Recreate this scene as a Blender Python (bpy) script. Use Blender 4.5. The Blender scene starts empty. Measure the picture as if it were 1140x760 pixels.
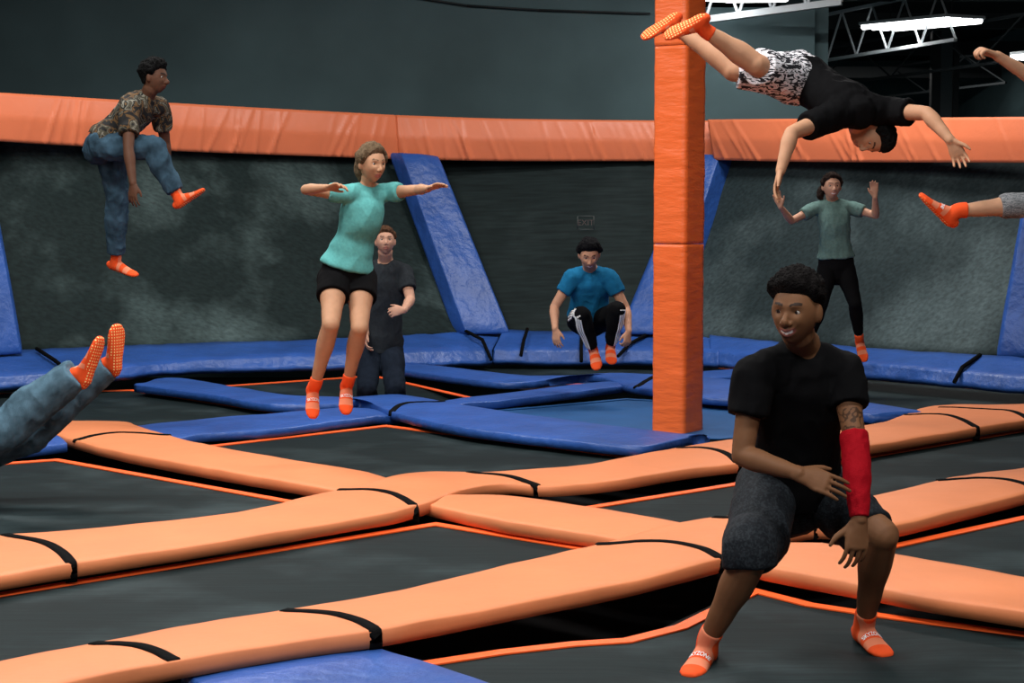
import bpy, bmesh, math, random
import numpy as np
from mathutils import Vector, Matrix, noise
from mathutils.bvhtree import BVHTree
random.seed(4)
C = bpy.context.scene.collection
# ------------------------------------------------------------------ camera
F = 1920.0; CX, CY = 570.0, 380.0; PITCH = math.atan(140.0/F); CAMZ = 1.55
cd = bpy.data.cameras.new('camera'); cam = bpy.data.objects.new('camera', cd); C.objects.link(cam)
cd.sensor_fit = 'HORIZONTAL'; cd.sensor_width = 36.0; cd.lens = 36.0*F/1140.0
cd.clip_start = .05; cd.clip_end = 200
cam.location = (0, 0, CAMZ); cam.rotation_euler = (math.pi/2-PITCH, 0, 0)
bpy.context.scene.camera = cam
# ------------------------------------------------------------------ world, lights, exposure
sc = bpy.context.scene
sc.view_settings.view_transform = 'Standard'; sc.view_settings.look = 'None'
sc.view_settings.gamma = 1; sc.view_settings.use_curve_mapping = False
sc.view_settings.exposure = 0.0
w = bpy.data.worlds.new('world'); sc.world = w; w.use_nodes = True
w.node_tree.nodes['Background'].inputs[0].default_value = (.75, .85, 1, 1)
w.node_tree.nodes['Background'].inputs[1].default_value = .10
def area(name, loc, size, sy, power, rot=(0,0,0), col=(1,.975,.95)):
    l = bpy.data.lights.new(name, 'AREA'); l.shape = 'RECTANGLE'; l.size = size; l.size_y = sy
    l.energy = power; l.color = col
    o = bpy.data.objects.new(name, l); C.objects.link(o); o.location = loc; o.rotation_euler = rot
    return o
LZ = 5.35
for (x, y, p) in [(-3.2, 4.6, 230), (2.2, 4.0, 190), (-3.4, 9.2, 240), (0, 8.6, 220), (-3.0, 13.4, 210), (2.2, 15.3, 260),
                  (-1.8, -.5, 290), (1.6, -.5, 190)]:
    area('ceiling_and_fill_light', (x, y, LZ), 2.4, .5, p)  # last pair, behind the camera, is unseen added front fill; others are court lamps
# ------------------------------------------------------------------ pixel helpers (projection of the measured photograph)
def ray(px, py):
    x = (px-CX)/F; y = -(py-CY)/F
    c, s = math.cos(PITCH), math.sin(PITCH)
    return Vector((x, c + y*s, -s + y*c))
def at(px, py, Y):
    r = ray(px, py); return Vector((0, 0, CAMZ)) + r*(Y/r.y)
def gz(px, py, z=0.0):
    r = ray(px, py); return Vector((0, 0, CAMZ)) + r*((z-CAMZ)/r.z)
# ------------------------------------------------------------------ materials
def nt(name):
    m = bpy.data.materials.new(name); m.use_nodes = True
    return m, m.node_tree, m.node_tree.nodes['Principled BSDF']
def mat(name, col, rough=.6, spec=.5, metal=0, bump=0, bscale=30, var=0, vscale=4, sheen=0, stretch=(1,1,1), detail=4, bdist=.01):
    m, t, b = nt(name)
    b.inputs['Roughness'].default_value = rough; b.inputs['Metallic'].default_value = metal
    b.inputs['Specular IOR Level'].default_value = spec
    b.inputs['Base Color'].default_value = (*col, 1)
    if sheen: b.inputs['Sheen Weight'].default_value = sheen
    tc = t.nodes.new('ShaderNodeTexCoord'); mp = t.nodes.new('ShaderNodeMapping')
    mp.inputs['Scale'].default_value = stretch
    t.links.new(tc.outputs['Object'], mp.inputs[0])
    if var:
        n = t.nodes.new('ShaderNodeTexNoise'); n.inputs['Scale'].default_value = vscale; n.inputs['Detail'].default_value = 5
        t.links.new(mp.outputs[0], n.inputs['Vector'])
        r = t.nodes.new('ShaderNodeValToRGB'); e = r.color_ramp.elements
        e[0].position = .3; e[1].position = .7
        e[0].color = (*[c*(1-var) for c in col], 1); e[1].color = (*[min(1, c*(1+var)) for c in col], 1)
        t.links.new(n.outputs['Fac'], r.inputs[0]); t.links.new(r.outputs[0], b.inputs['Base Color'])
    if bump:
        n = t.nodes.new('ShaderNodeTexNoise'); n.inputs['Scale'].default_value = bscale; n.inputs['Detail'].default_value = detail
        t.links.new(mp.outputs[0], n.inputs['Vector'])
        u = t.nodes.new('ShaderNodeBump'); u.inputs['Strength'].default_value = bump; u.inputs['Distance'].default_value = bdist
        t.links.new(n.outputs['Fac'], u.inputs['Height']); t.links.new(u.outputs[0], b.inputs['Normal'])
    return m
def emit(name, col, s):
    m, t, b = nt(name); b.inputs['Base Color'].default_value = (*col, 1)
    b.inputs['Emission Color'].default_value = (*col, 1); b.inputs['Emission Strength'].default_value = s
    return m
M = {}
M['orange'] = mat('orange_vinyl', (.62, .20, .078), .6, .3, bump=.4, bscale=7, var=.05, vscale=3)
M['orange_wall'] = mat('orange_wall_vinyl', (.74, .19, .080), .42, .45, bump=.3, bscale=10, var=.05, vscale=2)
M['orange_post'] = mat('orange_post_vinyl', (.82, .145, .03), .42, .4, bump=.5, bscale=5, var=.04, vscale=2, stretch=(1,1,4), bdist=.02)
M['blue'] = mat('blue_vinyl', (.021, .078, .30), .42, .4, bump=.55, bscale=12, var=.18, vscale=3, bdist=.025)
M['bluemat'] = mat('blue_bed_fabric', (.006, .066, .20), .7, .3, bump=.3, bscale=200, var=.1)
M['webbing'] = mat('orange_webbing', (.90, .12, .02), .5, .4, bump=.2, bscale=120)
M['strap'] = mat('black_strap', (.004, .004, .004), .9, .05, bump=.3, bscale=150)
M['cover'] = mat('black_vinyl_apron', (.006, .006, .007), .35, .5, bump=.8, bscale=5, bdist=.03)
M['black'] = mat('black_floor', (.006, .007, .008), .9, .2)
M['steel'] = mat('painted_steel', (.55, .60, .62), .5, .4, bump=.1)
M['darksteel'] = mat('dark_steel', (.03, .037, .04), .6, .4)
M['ceil'] = mat('dark_ceiling', (.012, .014, .016), .8, .2, var=.3, vscale=1)
M['lamp'] = emit('lamp_white', (1, 1, 1), 6)
def bed_mat(name, base, patch_col, amt, scale, weave=True):
    """woven black bed with paler cloudy patches"""
    m, t, b = nt(name); N = t.nodes; Lk = t.links
    tc = N.new('ShaderNodeTexCoord')
    n1 = N.new('ShaderNodeTexNoise'); n1.inputs['Scale'].default_value = scale; n1.inputs['Detail'].default_value = 5; n1.inputs['Roughness'].default_value = .55
    Lk.new(tc.outputs['Object'], n1.inputs['Vector'])
    r = N.new('ShaderNodeValToRGB'); r.color_ramp.elements[0].position = .48; r.color_ramp.elements[1].position = .78
    r.color_ramp.elements[0].color = (*base, 1); r.color_ramp.elements[1].color = (*[base[i]+(patch_col[i]-base[i])*amt for i in range(3)], 1)
    Lk.new(n1.outputs['Fac'], r.inputs[0])
    mp = N.new('ShaderNodeMapping'); mp.inputs['Scale'].default_value = (2.2, 34, 34); mp.inputs['Rotation'].default_value = (0, 0, .75)
    Lk.new(tc.outputs['Object'], mp.inputs[0])
    n2 = N.new('ShaderNodeTexNoise'); n2.inputs['Scale'].default_value = 1.0; n2.inputs['Detail'].default_value = 3
    Lk.new(mp.outputs[0], n2.inputs['Vector'])
    mx = N.new('ShaderNodeMix'); mx.data_type = 'RGBA'; mx.blend_type = 'MULTIPLY'; mx.inputs[0].default_value = .55
    Lk.new(r.outputs[0], mx.inputs[6])
    r2 = N.new('ShaderNodeValToRGB'); r2.color_ramp.elements[0].position = .3; r2.color_ramp.elements[0].color = (.45, .45, .45, 1)
    r2.color_ramp.elements[1].position = .7; r2.color_ramp.elements[1].color = (1.5, 1.5, 1.5, 1)
    Lk.new(n2.outputs['Fac'], r2.inputs[0]); Lk.new(r2.outputs[0], mx.inputs[7])
    Lk.new(mx.outputs[2], b.inputs['Base Color'])
    b.inputs['Roughness'].default_value = .7; b.inputs['Specular IOR Level'].default_value = .12
    u = N.new('ShaderNodeBump'); u.inputs['Strength'].default_value = .2; u.inputs['Distance'].default_value = .004
    Lk.new(n2.outputs['Fac'], u.inputs['Height']); Lk.new(u.outputs[0], b.inputs['Normal'])
    return m
M['bed'] = bed_mat('black_bed_fabric', (.006, .0125, .0135), (.040, .060, .064), .75, 1.3)
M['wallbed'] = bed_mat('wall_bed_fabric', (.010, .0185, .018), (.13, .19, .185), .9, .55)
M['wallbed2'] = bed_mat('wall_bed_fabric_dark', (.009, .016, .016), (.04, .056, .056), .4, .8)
M['wallbed3'] = bed_mat('wall_bed_fabric_sheen', (.018, .029, .031), (.12, .165, .17), .8, .5)  # right panel: its reflected light is put into a paler base and patches
M['wall'] = mat('teal_grey_paint', (.098, .160, .172), .75, .3, var=.35, vscale=.35, bump=.1, bscale=60)
# ------------------------------------------------------------------ object helpers
def link(name, me, m=None, parent=None, smooth=True):
    o = bpy.data.objects.new(name, me); C.objects.link(o)
    if m is not None:
        for k in (m if isinstance(m, (list, tuple)) else [m]): me.materials.append(k)
    if parent is not None: o.parent = parent
    if smooth: me.shade_smooth()
    return o
def tag(o, label=None, cat=None, group=None, kind=None):
    if label: o['label'] = label
    if cat: o['category'] = cat
    if group: o['group'] = group
    if kind: o['kind'] = kind
    return o
def mesh_vf(name, v, f):
    me = bpy.data.meshes.new(name); me.from_pydata([tuple(p) for p in v], [], f); me.update()
    bm = bmesh.new(); bm.from_mesh(me); bmesh.ops.recalc_face_normals(bm, faces=bm.faces); bm.to_mesh(me); bm.free()
    return me
def empty(name, loc=(0,0,0)):
    o = bpy.data.objects.new(name, None); o.empty_display_size = .1; C.objects.link(o); o.location = loc; return o
def recentre(root_mesh_obj):
    """put a mesh object's origin at its base centre"""
    me = root_mesh_obj.data
    co = np.empty(len(me.vertices)*3); me.vertices.foreach_get('co', co); co = co.reshape(-1, 3)
    c = Vector(((co[:,0].min()+co[:,0].max())/2, (co[:,1].min()+co[:,1].max())/2, co[:,2].min()))
    me.transform(Matrix.Translation(-c)); root_mesh_obj.location = c
    return c
def box_mesh(name, sx, sy, sz, bev=.01, cz=None):
    bm = bmesh.new(); bmesh.ops.create_cube(bm, size=1)
    bmesh.ops.scale(bm, vec=(sx, sy, sz), verts=bm.verts)
    if cz is not None: bmesh.ops.translate(bm, vec=(0, 0, cz), verts=bm.verts)
    if bev: bmesh.ops.bevel(bm, geom=bm.edges[:], offset=bev, segments=2, affect='EDGES', profile=.5)
    me = bpy.data.meshes.new(name); bm.to_mesh(me); bm.free(); return me
def bar_mesh(name, segs, r=.02, n=8):
    """segs: list of (p,q) square/round bars in one mesh"""
    v, f = [], []
    for s in segs:
        p, q = Vector(s[0]), Vector(s[1]); rr = s[2] if len(s) > 2 else r
        d = (q-p).normalized(); a = d.orthogonal().normalized(); b = d.cross(a); k = len(v)
        for e in (p, q):
            for i in range(n):
                t = 2*math.pi*i/n; v.append(e+a*rr*math.cos(t)+b*rr*math.sin(t))
        for i in range(n): f.append((k+i, k+(i+1)%n, k+n+(i+1)%n, k+n+i))
        f.append(tuple(range(k, k+n))); f.append(tuple(range(k+n, k+2*n)))
    return mesh_vf(name, v, f)
def resample(pts, n):
    pts = [Vector(p) for p in pts]
    # catmull-rom through pts, then even arclength
    P = [pts[0]*2-pts[1]] + pts + [pts[-1]*2-pts[-2]]
    out = []
    for i in range(1, len(P)-2):
        for k in range(12):
            t = k/12.0; a, b, c, d = P[i-1], P[i], P[i+1], P[i+2]
            out.append(.5*((2*b)+(c-a)*t+(2*a-5*b+4*c-d)*t*t+(3*b-a-3*c+d)*t**3))
    out.append(pts[-1])
    L = [0]
    for i in range(1, len(out)): L.append(L[-1]+(out[i]-out[i-1]).length)
    res = []; j = 0
    for k in range(n):
        s = L[-1]*k/(n-1)
        while j < len(L)-2 and L[j+1] < s: j += 1
        t = (s-L[j])/max(1e-9, L[j+1]-L[j]); res.append(out[j].lerp(out[j+1], min(1, max(0, t))))
    return res
def fbm(p, o=3):
    return noise.fractal(p, 1.0, 2.0, o, noise_basis='PERLIN_ORIGINAL')
# ------------------------------------------------------------------ floor pads
def strip_pad(name, far, near, m, label, straps=(), top=.09, thick=.062, lift=None, n=110, wr=.006, group=None, crown=.012, strap_label='black webbing strap'):
    """padded strip: far / near are edges measured in the photo, laid at the height of the pad's top"""
    dz = (lift or (lambda u: 0))
    ff = resample([gz(x, y, top) for x, y in far], n); nn = resample([gz(x, y, top-thick) for x, y in near], n)
    for q in nn: q.z = top
    prof = [(0, -thick), (-.004, -thick*.5), (.0, -.008), (.012, -.001), (.10, 0.001), (.25, .6), (.4, .9), (.5, 1), (.6, .9), (.75, .6), (.90, 0.001), (.988, -.001), (1.0, -.008), (1.006, -thick*.5), (1, -thick), (.5, -thick)]
    v, f = [], []; K = len(prof)
    for i in range(n):
        u = i/(n-1); a, b = ff[i], nn[i]; wd = (b-a).length
        for j, (t, h) in enumerate(prof):
            p = a.lerp(b, t)
            z = crown*h if h > 0 else h
            p.z += z + dz(u)
            if t > -.01 and h > -.02:
                p.z += wr*fbm(Vector((p.x*2.2, p.y*2.2, 1.7)), 3)
            nz = .5*wr*fbm(Vector((p.x*5, p.y*5, 9)), 2)
            if j in (0,1,2) : p -= (b-a)/wd*nz*1.5
            if j in (12,13,14): p += (b-a)/wd*nz*1.5
            v.append(p)
    for i in range(n-1):
        for j in range(K):
            f.append((i*K+j, i*K+(j+1)%K, (i+1)*K+(j+1)%K, (i+1)*K+j))
    f.append(tuple(range(K))); f.append(tuple(range((n-1)*K, n*K)))
    me = mesh_vf(name, v, f)
    bvh = BVHTree.FromPolygons([tuple(p) for p in v], f)
    o = link(name, me, m); c = recentre(o)
    tag(o, label, 'pad', group or 'padded strips between the trampoline beds')
    for sp in straps:
        pts = resample([gz(x, y, top+.012) for x, y in sp], 26)
        # run a little past both edges
        d0 = (pts[0]-pts[1]).normalized(); d1 = (pts[-1]-pts[-2]).normalized()
        rows = []
        zprev = None
        for p in pts:
            h = bvh.ray_cast(Vector((p.x, p.y, 3)), Vector((0, 0, -1)))[0]
            if h is None: continue
            rows.append(Vector((p.x, p.y, h.z+.005)))
        if len(rows) < 3: continue
        for end in (0, -1):
            for _ in range(30):
                a_, b_ = (rows[0], rows[1]) if end == 0 else (rows[-1], rows[-2])
                dd = a_-b_; dd.z = 0; dd.normalize(); q_ = a_+dd*.012
                h = bvh.ray_cast(Vector((q_.x, q_.y, 3)), Vector((0, 0, -1)))[0]
                if h is None or h.z < top-.03: break
                r_ = Vector((q_.x, q_.y, h.z+.005))
                rows.insert(0, r_) if end == 0 else rows.append(r_)
        e = rows[-1].copy(); d = (rows[-1]-rows[-2]); d.z = 0; d.normalize()
        rows += [e+d*.006+Vector((0, 0, -.012)), e+d*.009+Vector((0, 0, -.045)), e+Vector((0, 0, -thick-.012))]
        vv, fc = [], []; W = .024
        for i, p in enumerate(rows):
            q = rows[min(i+1, len(rows)-1)]-rows[max(i-1, 0)]; q.z = 0
            if q.length < 1e-4: q = d
            s = Vector((-q.y, q.x, 0)).normalized()
            vv += [p-s*W, p+s*W, p+s*W-Vector((0,0,.012)), p-s*W-Vector((0,0,.012))]
        for i in range(len(rows)-1):
            for j in range(4): fc.append((i*4+j, i*4+(j+1)%4, i*4+4+(j+1)%4, i*4+4+j))
        fc += [(0,1,2,3), tuple(len(vv)-4+k for k in range(4))]
        vv = [p-c for p in vv]
        s_ = link('strap', mesh_vf('strap', vv, fc), M['strap'], o)
    return o
def bed(name, poly, m, label, z=0.0, dents=(), apron=True, web='webbing', group='trampoline beds of the court'):
    """a trampoline bed: fabric, orange webbing rim and black spring apron around it"""
    P = [gz(x, y, z) for x, y in poly]
    c = sum(P, Vector())/len(P); c.z = 0
    # orientation
    A = sum(P[i].x*P[(i+1)%len(P)].y-P[(i+1)%len(P)].x*P[i].y for i in range(len(P)))
    if A < 0: P.reverse()
    n = len(P)
    def off(dist, zz):
        R = []
        for i in range(n):
            a, b, d = P[i-1], P[i], P[(i+1)%n]
            e1 = (b-a); e1.z = 0; e1.normalize(); e2 = (d-b); e2.z = 0; e2.normalize()
            n1 = Vector((e1.y, -e1.x, 0)); n2 = Vector((e2.y, -e2.x, 0)); nn = (n1+n2)
            if nn.length < .2: nn = n1
            nn.normalize(); k = max(.4, nn.dot(n1)); q = b+nn*(dist/k); q.z = zz; R.append(q-c)
        return R
    root = empty(name, c)
    tag(root, label, 'trampoline', group)
    bm = bmesh.new(); vs = [bm.verts.new(p) for p in off(-.01, z)]
    bm.faces.new(vs); bmesh.ops.triangulate(bm, faces=bm.faces[:])
    if dents:
        for _ in range(6): bmesh.ops.subdivide_edges(bm, edges=[e for e in bm.edges if e.calc_length() > .08], cuts=1, use_grid_fill=False); bmesh.ops.triangulate(bm, faces=bm.faces[:])
        for v in bm.verts:
            for (x, y, r, dp) in dents:
                v.co.z -= dp*math.exp(-((v.co.x+c.x-x)**2+(v.co.y+c.y-y)**2)/(r*r))
    me = bpy.data.meshes.new('bed_fabric'); bm.to_mesh(me); bm.free()
    link('bed_fabric', me, m, root)
    def ring(nm, R1, R2, mm, th=.006):
        v = R1+R2+[p-Vector((0,0,th)) for p in R1]+[p-Vector((0,0,th)) for p in R2]; f = []
        for i in range(n):
            j = (i+1) % n
            f += [(i, j, n+j, n+i), (2*n+i, 2*n+j, 3*n+j, 3*n+i), (i, j, 2*n+j, 2*n+i), (n+i, n+j, 3*n+j, 3*n+i)]
        return link(nm, mesh_vf(nm, v, f), mm, root, smooth=False)
    ring('edge_webbing', off(-.02, z+.008), off(.035, z+.010), M[web])
    if apron: ring('spring_apron', off(.03, z-.004), off(.16, z-.05), M['cover'])
    return root

# ================================================================== THE SETTING
def quad_slab(name, pts, th, m, kind='structure', smooth=False):
    p = [Vector(q) for q in pts]; nrm = (p[1]-p[0]).cross(p[3]-p[0]).normalized()
    v = p+[q+nrm*th for q in p]
    f = [(0,1,2,3), (7,6,5,4), (0,4,5,1), (1,5,6,2), (2,6,7,3), (3,7,4,0)]
    o = link(name, mesh_vf(name, v, f), m, smooth=smooth); tag(o, kind=kind); return o
quad_slab('floor', [(-14,-6,-.42), (14,-6,-.42), (14,50,-.42), (-14,50,-.42)], -.1, M['black'])
quad_slab('ceiling', [(-14,-6,5.9), (14,-6,5.9), (14,50,5.9), (-14,50,5.9)], .1, M['ceil'])
WY = 21.0
xw1 = at(772, 200, WY).x; xw2 = at(905, 200, WY).x
quad_slab('wall_back', [(-10,WY,-.42), (xw1,WY,-.42), (xw1,WY,5.9), (-10,WY,5.9)], -.2, M['wall'])
quad_slab('wall_back_low', [(xw1,WY,-.42), (xw2,WY,-.42), (xw2,WY,4.05), (xw1,WY,4.05)], -.2, M['wall'])
quad_slab('wall_return', [(xw2,WY+.2,-.42), (xw2,50,-.42), (xw2,50,4.4), (xw2,WY+.2,4.4)], .2, M['wall'])
quad_slab('wall_far', [(-10,49,-.42), (14,49,-.42), (14,49,5.9), (-10,49,5.9)], -.2, M['wall'])
quad_slab('wall_left', [(-10,-6,-.42), (-10,WY,-.42), (-10,WY,5.9), (-10,-6,5.9)], .2, M['wall'])
quad_slab('wall_right', [(12,-6,-.42), (12,50,-.42), (12,50,5.9), (12,-6,5.9)], -.2, M['wall'])
# conduit that droops along the top of the back wall
cn = link('conduit', bar_mesh('conduit', [(at(455,-4,WY-.05), at(520,6,WY-.05)), (at(520,6,WY-.05), at(600,11,WY-.05)), (at(600,11,WY-.05), at(724,15,WY-.05))], .012), M['darksteel'])
recentre(cn); tag(cn, 'thin dark cable running along the top of the teal back wall', 'cable')

# ---- floor beds
bed('trampoline_bed', [(-150,528),(62,513),(340,563),(0,606),(-150,625)], M['bed'], 'black trampoline bed at left below the raised jeans legs')
bed('trampoline_bed', [(-150,688),(485,585),(690,619),(560,640),(300,692),(0,748),(-150,780)], M['bed'], 'long black trampoline bed between the two nearest orange pads at left')
FR = gz(766,752,-.02); FL = gz(975,722,-.02)
bed('trampoline_bed', [(455,744),(560,728),(640,719),(700,715),(760,700),(800,680),(842,660),(900,675),(1000,690),(1140,708),(1300,730),(1300,900),(700,900)], M['bed'],
    'black trampoline bed the man in black stands on', z=-.03, dents=((FR.x,FR.y+.05,.16,.03),(FL.x,FL.y+.08,.16,.03)))
bed('trampoline_bed', [(640,569),(815,541),(975,508),(1140,480),(1300,455),(1300,500),(1140,530),(985,558),(880,578),(800,584),(745,588)], M['bed'], 'black trampoline bed behind the shorts of the man in black')
bed('trampoline_bed', [(930,624),(1003,608),(1140,578),(1300,545),(1300,682),(1140,652),(1003,627)], M['bed'], 'black trampoline bed right of the red arm sleeve')
bed('trampoline_bed', [(215,500),(430,475),(715,512),(640,527),(545,534),(470,537),(425,542),(333,522)], M['bed'], 'black trampoline bed below the feet of the woman in teal')
bed('trampoline_bed', [(-150,442),(145,435),(345,466),(250,474),(165,482),(50,480),(-150,505)], M['bed'], 'black trampoline bed below the hanging foot of the man in jeans')
bed('trampoline_bed', [(200,434),(300,427),(415,419),(447,426),(525,444),(480,455),(413,452),(340,450)], M['bed'], 'black trampoline bed under the man in the dark shirt', dents=((-1.08,14.45,.55,.27),))
bed('trampoline_bed', [(500,462),(600,454),(697,445),(830,452),(980,460),(960,478),(800,489),(713,486),(633,475),(540,464)], M['bluemat'], 'blue bed surface behind the foot of the orange pillar', web='bluemat')
bed('trampoline_bed', [(440,408),(510,402),(570,399),(720,403),(790,408),(830,416),(720,428),(613,428),(490,415)], M['bed'], 'narrow black trampoline bed below the man in the blue shirt')
bed('trampoline_bed', [(880,412),(965,422),(1140,438),(1300,450),(1300,472),(1140,462),(1050,462),(962,458),(850,436)], M['bed'], 'black trampoline bed below the woman in the grey shirt')

# ---- floor pads (R family runs on top, L family tucks under)
under = lambda a=.0, b=.0: (lambda u: -a*max(0, 1-u/.12)-b*max(0, (u-.88)/.12))
strip_pad('floor_pad', [(-80,750),(0,735),(115,712),(230,692),(330,676),(480,648),(610,617),(685,600),(745,582),(800,574),(880,567),(985,548),(1060,531),(1140,520),(1260,502)],
    [(-80,810),(60,783),(230,750),(330,733),(440,717),(560,693),(700,664),(820,632),(852,618),(885,604),(915,600),(960,603),(1003,597),(1140,562),(1260,530)], M['orange'],
    'nearest orange floor pad, running from bottom left to behind the man in black',
    [[(115,713),(165,722),(200,735),(213,753)], [(325,677),(375,684),(415,696),(438,716)], [(693,602),(740,602),(785,610),(818,627)], [(862,576),(890,578),(920,586),(939,599)], [(1070,532),(1105,532),(1140,538),(1170,548)]], top=.098, n=170)
strip_pad('floor_pad', [(-80,605),(0,594),(119,586),(263,569),(345,551),(400,539),(442,528),(480,524),(547,524),(647,517),(697,508),(760,497),(830,487),(973,471),(1025,454),(1056,450),(1140,449),(1260,440)],
    [(-80,670),(0,657),(88,642),(245,617),(400,590),(440,583),(474,573),(516,557),(565,550),(614,553),(690,546),(760,534),(880,519),(973,505),(1101,483),(1140,477),(1260,460)], M['orange'],
    'long orange floor pad crossing the whole court behind the nearest one',
    [[(18,595),(50,604),(75,619),(90,641)], [(373,542),(420,545),(455,557),(473,572)], [(545,526),(580,532),(603,540),(615,553)], [(750,496),(785,498),(812,506),(830,520)], [(1010,460),(1050,461),(1080,470),(1101,483)], [(1098,455),(1125,457),(1145,464),(1155,474)]], top=.098, n=170)
strip_pad('floor_pad', [(50,468),(133,468),(153,473),(182,482),(233,495),(333,512),(425,527),(470,536)],
    [(41,484),(72,496),(133,513),(233,533),(342,552),(400,563),(440,570)], M['orange'], 'orange floor pad at left leading from the jeans legs to the long pad',
    [[(72,494),(90,486),(133,481),(181,482)]], top=.088, lift=under(0, .05))
strip_pad('floor_pad', [(480,548),(510,550),(565,551),(640,561),(700,570),(745,578),(800,588)],
    [(440,562),(484,576),(560,593),(620,603),(665,610),(730,622)], M['orange'], 'short orange floor pad in the middle joining the two long orange pads', top=.082, lift=under(.03, .03), wr=.004)
strip_pad('floor_pad', [(880,596),(920,604),(1003,617),(1140,641),(1260,662)],
    [(815,632),(846,645),(952,666),(980,671),(1030,681),(1140,699),(1260,720)], M['orange'], 'orange floor pad behind the legs of the man in black, leading right', top=.082, lift=under(.03, 0), wr=.004)
strip_pad('floor_pad', [(-60,491),(0,489),(35,486),(60,483)], [(-60,520),(0,514),(25,510),(75,503)], M['blue'], 'blue floor pad under the raised jeans legs at left edge', top=.078)
strip_pad('floor_pad', [(120,478),(163,472),(253,463),(380,453),(410,450)], [(190,497),(227,492),(300,487),(380,477),(445,468)], M['blue'], 'blue floor pad below the left foot of the woman in teal', top=.078, lift=under(.02, .03))
strip_pad('floor_pad', [(156,428),(176,421),(207,421),(267,431),(333,441),(380,442),(413,440),(447,439),(483,444),(540,454),(633,467),(713,477),(790,485)],
    [(149,436),(233,447),(300,458),(380,457),(402,453),(428,464),(447,470),(513,485),(613,498),(707,507),(752,500),(775,494)], M['blue'],
    'long blue floor pad running from the left wall to the foot of the pillar', [[(428,463),(436,456),(450,449),(487,445)]], top=.098, n=140)
strip_pad('floor_pad', [(478,450),(510,443),(613,431),(640,427),(680,424),(700,428)], [(500,460),(513,457),(560,454),(647,443),(693,437),(720,434)], M['blue'], 'short blue floor pad left of the pillar in front of the blue bed', top=.082, lift=under(.03, .02))
strip_pad('floor_pad', [(416,409),(447,405),(490,407),(557,415),(613,418),(673,417),(720,416),(775,419),(830,424),(900,437),(975,449),(1035,458)],
    [(418,411),(463,421),(547,432),(593,432),(623,428),(650,425),(675,428),(700,437),(740,443),(784,450),(860,456),(970,471)], M['blue'],
    'blue floor pad passing behind the pillar below the man in the blue shirt', [[(618,429),(622,424),(628,420),(636,418)], [(701,437),(706,430),(716,425),(730,418)]], top=.098, n=120)
strip_pad('floor_pad', [(700,424),(760,415),(811,411),(900,404),(960,400)], [(760,437),(784,430),(811,427),(900,418),(965,412)], M['blue'], 'blue floor pad at the right of the pillar reaching the back rail', top=.082)
strip_pad('floor_pad', [(372,700),(421,720),(480,737),(554,761),(640,795)], [(200,762),(250,800),(310,850),(420,960),(520,1100)], M['blue'], 'blue floor pad at the bottom edge below the nearest orange pad', top=.028, thick=.05, crown=.006)

# ---- perimeter rail pads (sloped top and rolled front)
def sheet(name, lines, m, th=.05, n=80, wr=.01, parent=None, sub=3, fr=(2.5, 6), wfun=None):
    L = [resample(l, n) for l in lines]
    rows = []
    for k in range(len(L)-1):
        for s in range(sub): rows.append([L[k][i].lerp(L[k+1][i], s/sub) for i in range(n)])
    rows.append(L[-1]); R = len(rows)
    nrm = (L[-1][n//2]-L[0][n//2]).cross(L[0][-1]-L[0][0]).normalized()
    if nrm.y > 0: nrm = -nrm
    v = []
    for r, row in enumerate(rows):
        for i, p in enumerate(row):
            u = i/(n-1); q = wfun(u, r/(R-1), (L[0][-1]-L[0][0]).length) if wfun else wr*fbm(Vector((p.x*fr[0], p.y*fr[0], p.z*fr[1])), 3)
            v.append(p+nrm*q)
    k = len(v); v += [p-nrm*th for p in v[:k]]
    f = []
    for r in range(R-1):
        for i in range(n-1):
            a = r*n+i; f.append((a, a+1, a+n+1, a+n)); f.append((k+a, k+a+n, k+a+n+1, k+a+1))
    for i in range(n-1): f.append((i, k+i, k+i+1, i+1)); a = (R-1)*n+i; f.append((a, a+1, k+a+1, k+a))
    for r in range(R-1):
        a = r*n; f.append((a, a+n, k+a+n, k+a)); a = r*n+n-1; f.append((a, k+a, k+a+n, a+n))
    o = link(name, mesh_vf(name, v, f), m, parent)
    return o
def rail(top, fold, bot, label, straps=()):
    o = sheet('rail_pad', [[at(x, y, Y) for x, y, Y in top], [at(x, y, Y) for x, y, Y in fold], [at(x, y, Y) for x, y, Y in bot]], M['blue'], th=.04, n=140, wr=.014, sub=5)
    c = recentre(o); tag(o, label, 'pad', 'blue rail pads along the walls')
    for (a, fo, b) in straps:
        pts = [at(*a)-Vector((0, .03, -.01)), at(*fo)-Vector((0, .035, -.012)), at(*b)-Vector((0, .035, 0))]
        link('strap', bar_mesh('strap', [(pts[0]-c, pts[1]-c), (pts[1]-c, pts[2]-c)], .018), M['strap'], o)
    return o
rail([(-90,396,15.0),(0,390,15.4),(300,378,16.9),(505,367,18.0),(560,366,18.3)], [(-90,424,14.2),(0,419,14.6),(110,412,15.0),(200,402,15.7),(350,394,16.4),(548,388,17.4)],
     [(-90,438,14.15),(0,431,14.55),(110,422,14.95),(200,413,15.65),(350,409,16.3),(548,402,17.3)], 'blue rail pad along the foot of the left wall trampoline',
     [((42,389,15.5),(62,402,15.1),(76,412,14.8)), ((513,366,17.95),(537,379,17.5),(547,400,17.25))])
rail([(560,367,18.0),(650,369,18.0),(722,370,18.0),(800,373,17.6)], [(550,388,17.45),(590,389,17.4),(650,389,17.4),(722,389,17.3),(800,391,16.8)],
     [(548,402,17.4),(590,403,17.35),(650,403,17.35),(722,403,17.25),(800,406,16.75)], 'blue rail pad below the centre wall trampoline, behind the man in blue',
     [((587,367,17.9),(583,380,17.5),(580,395,17.25)), ((648,369,17.9),(647,385,17.4),(647,402,17.25)), ((722,372,17.9),(700,384,17.45),(688,396,17.2))])
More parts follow.
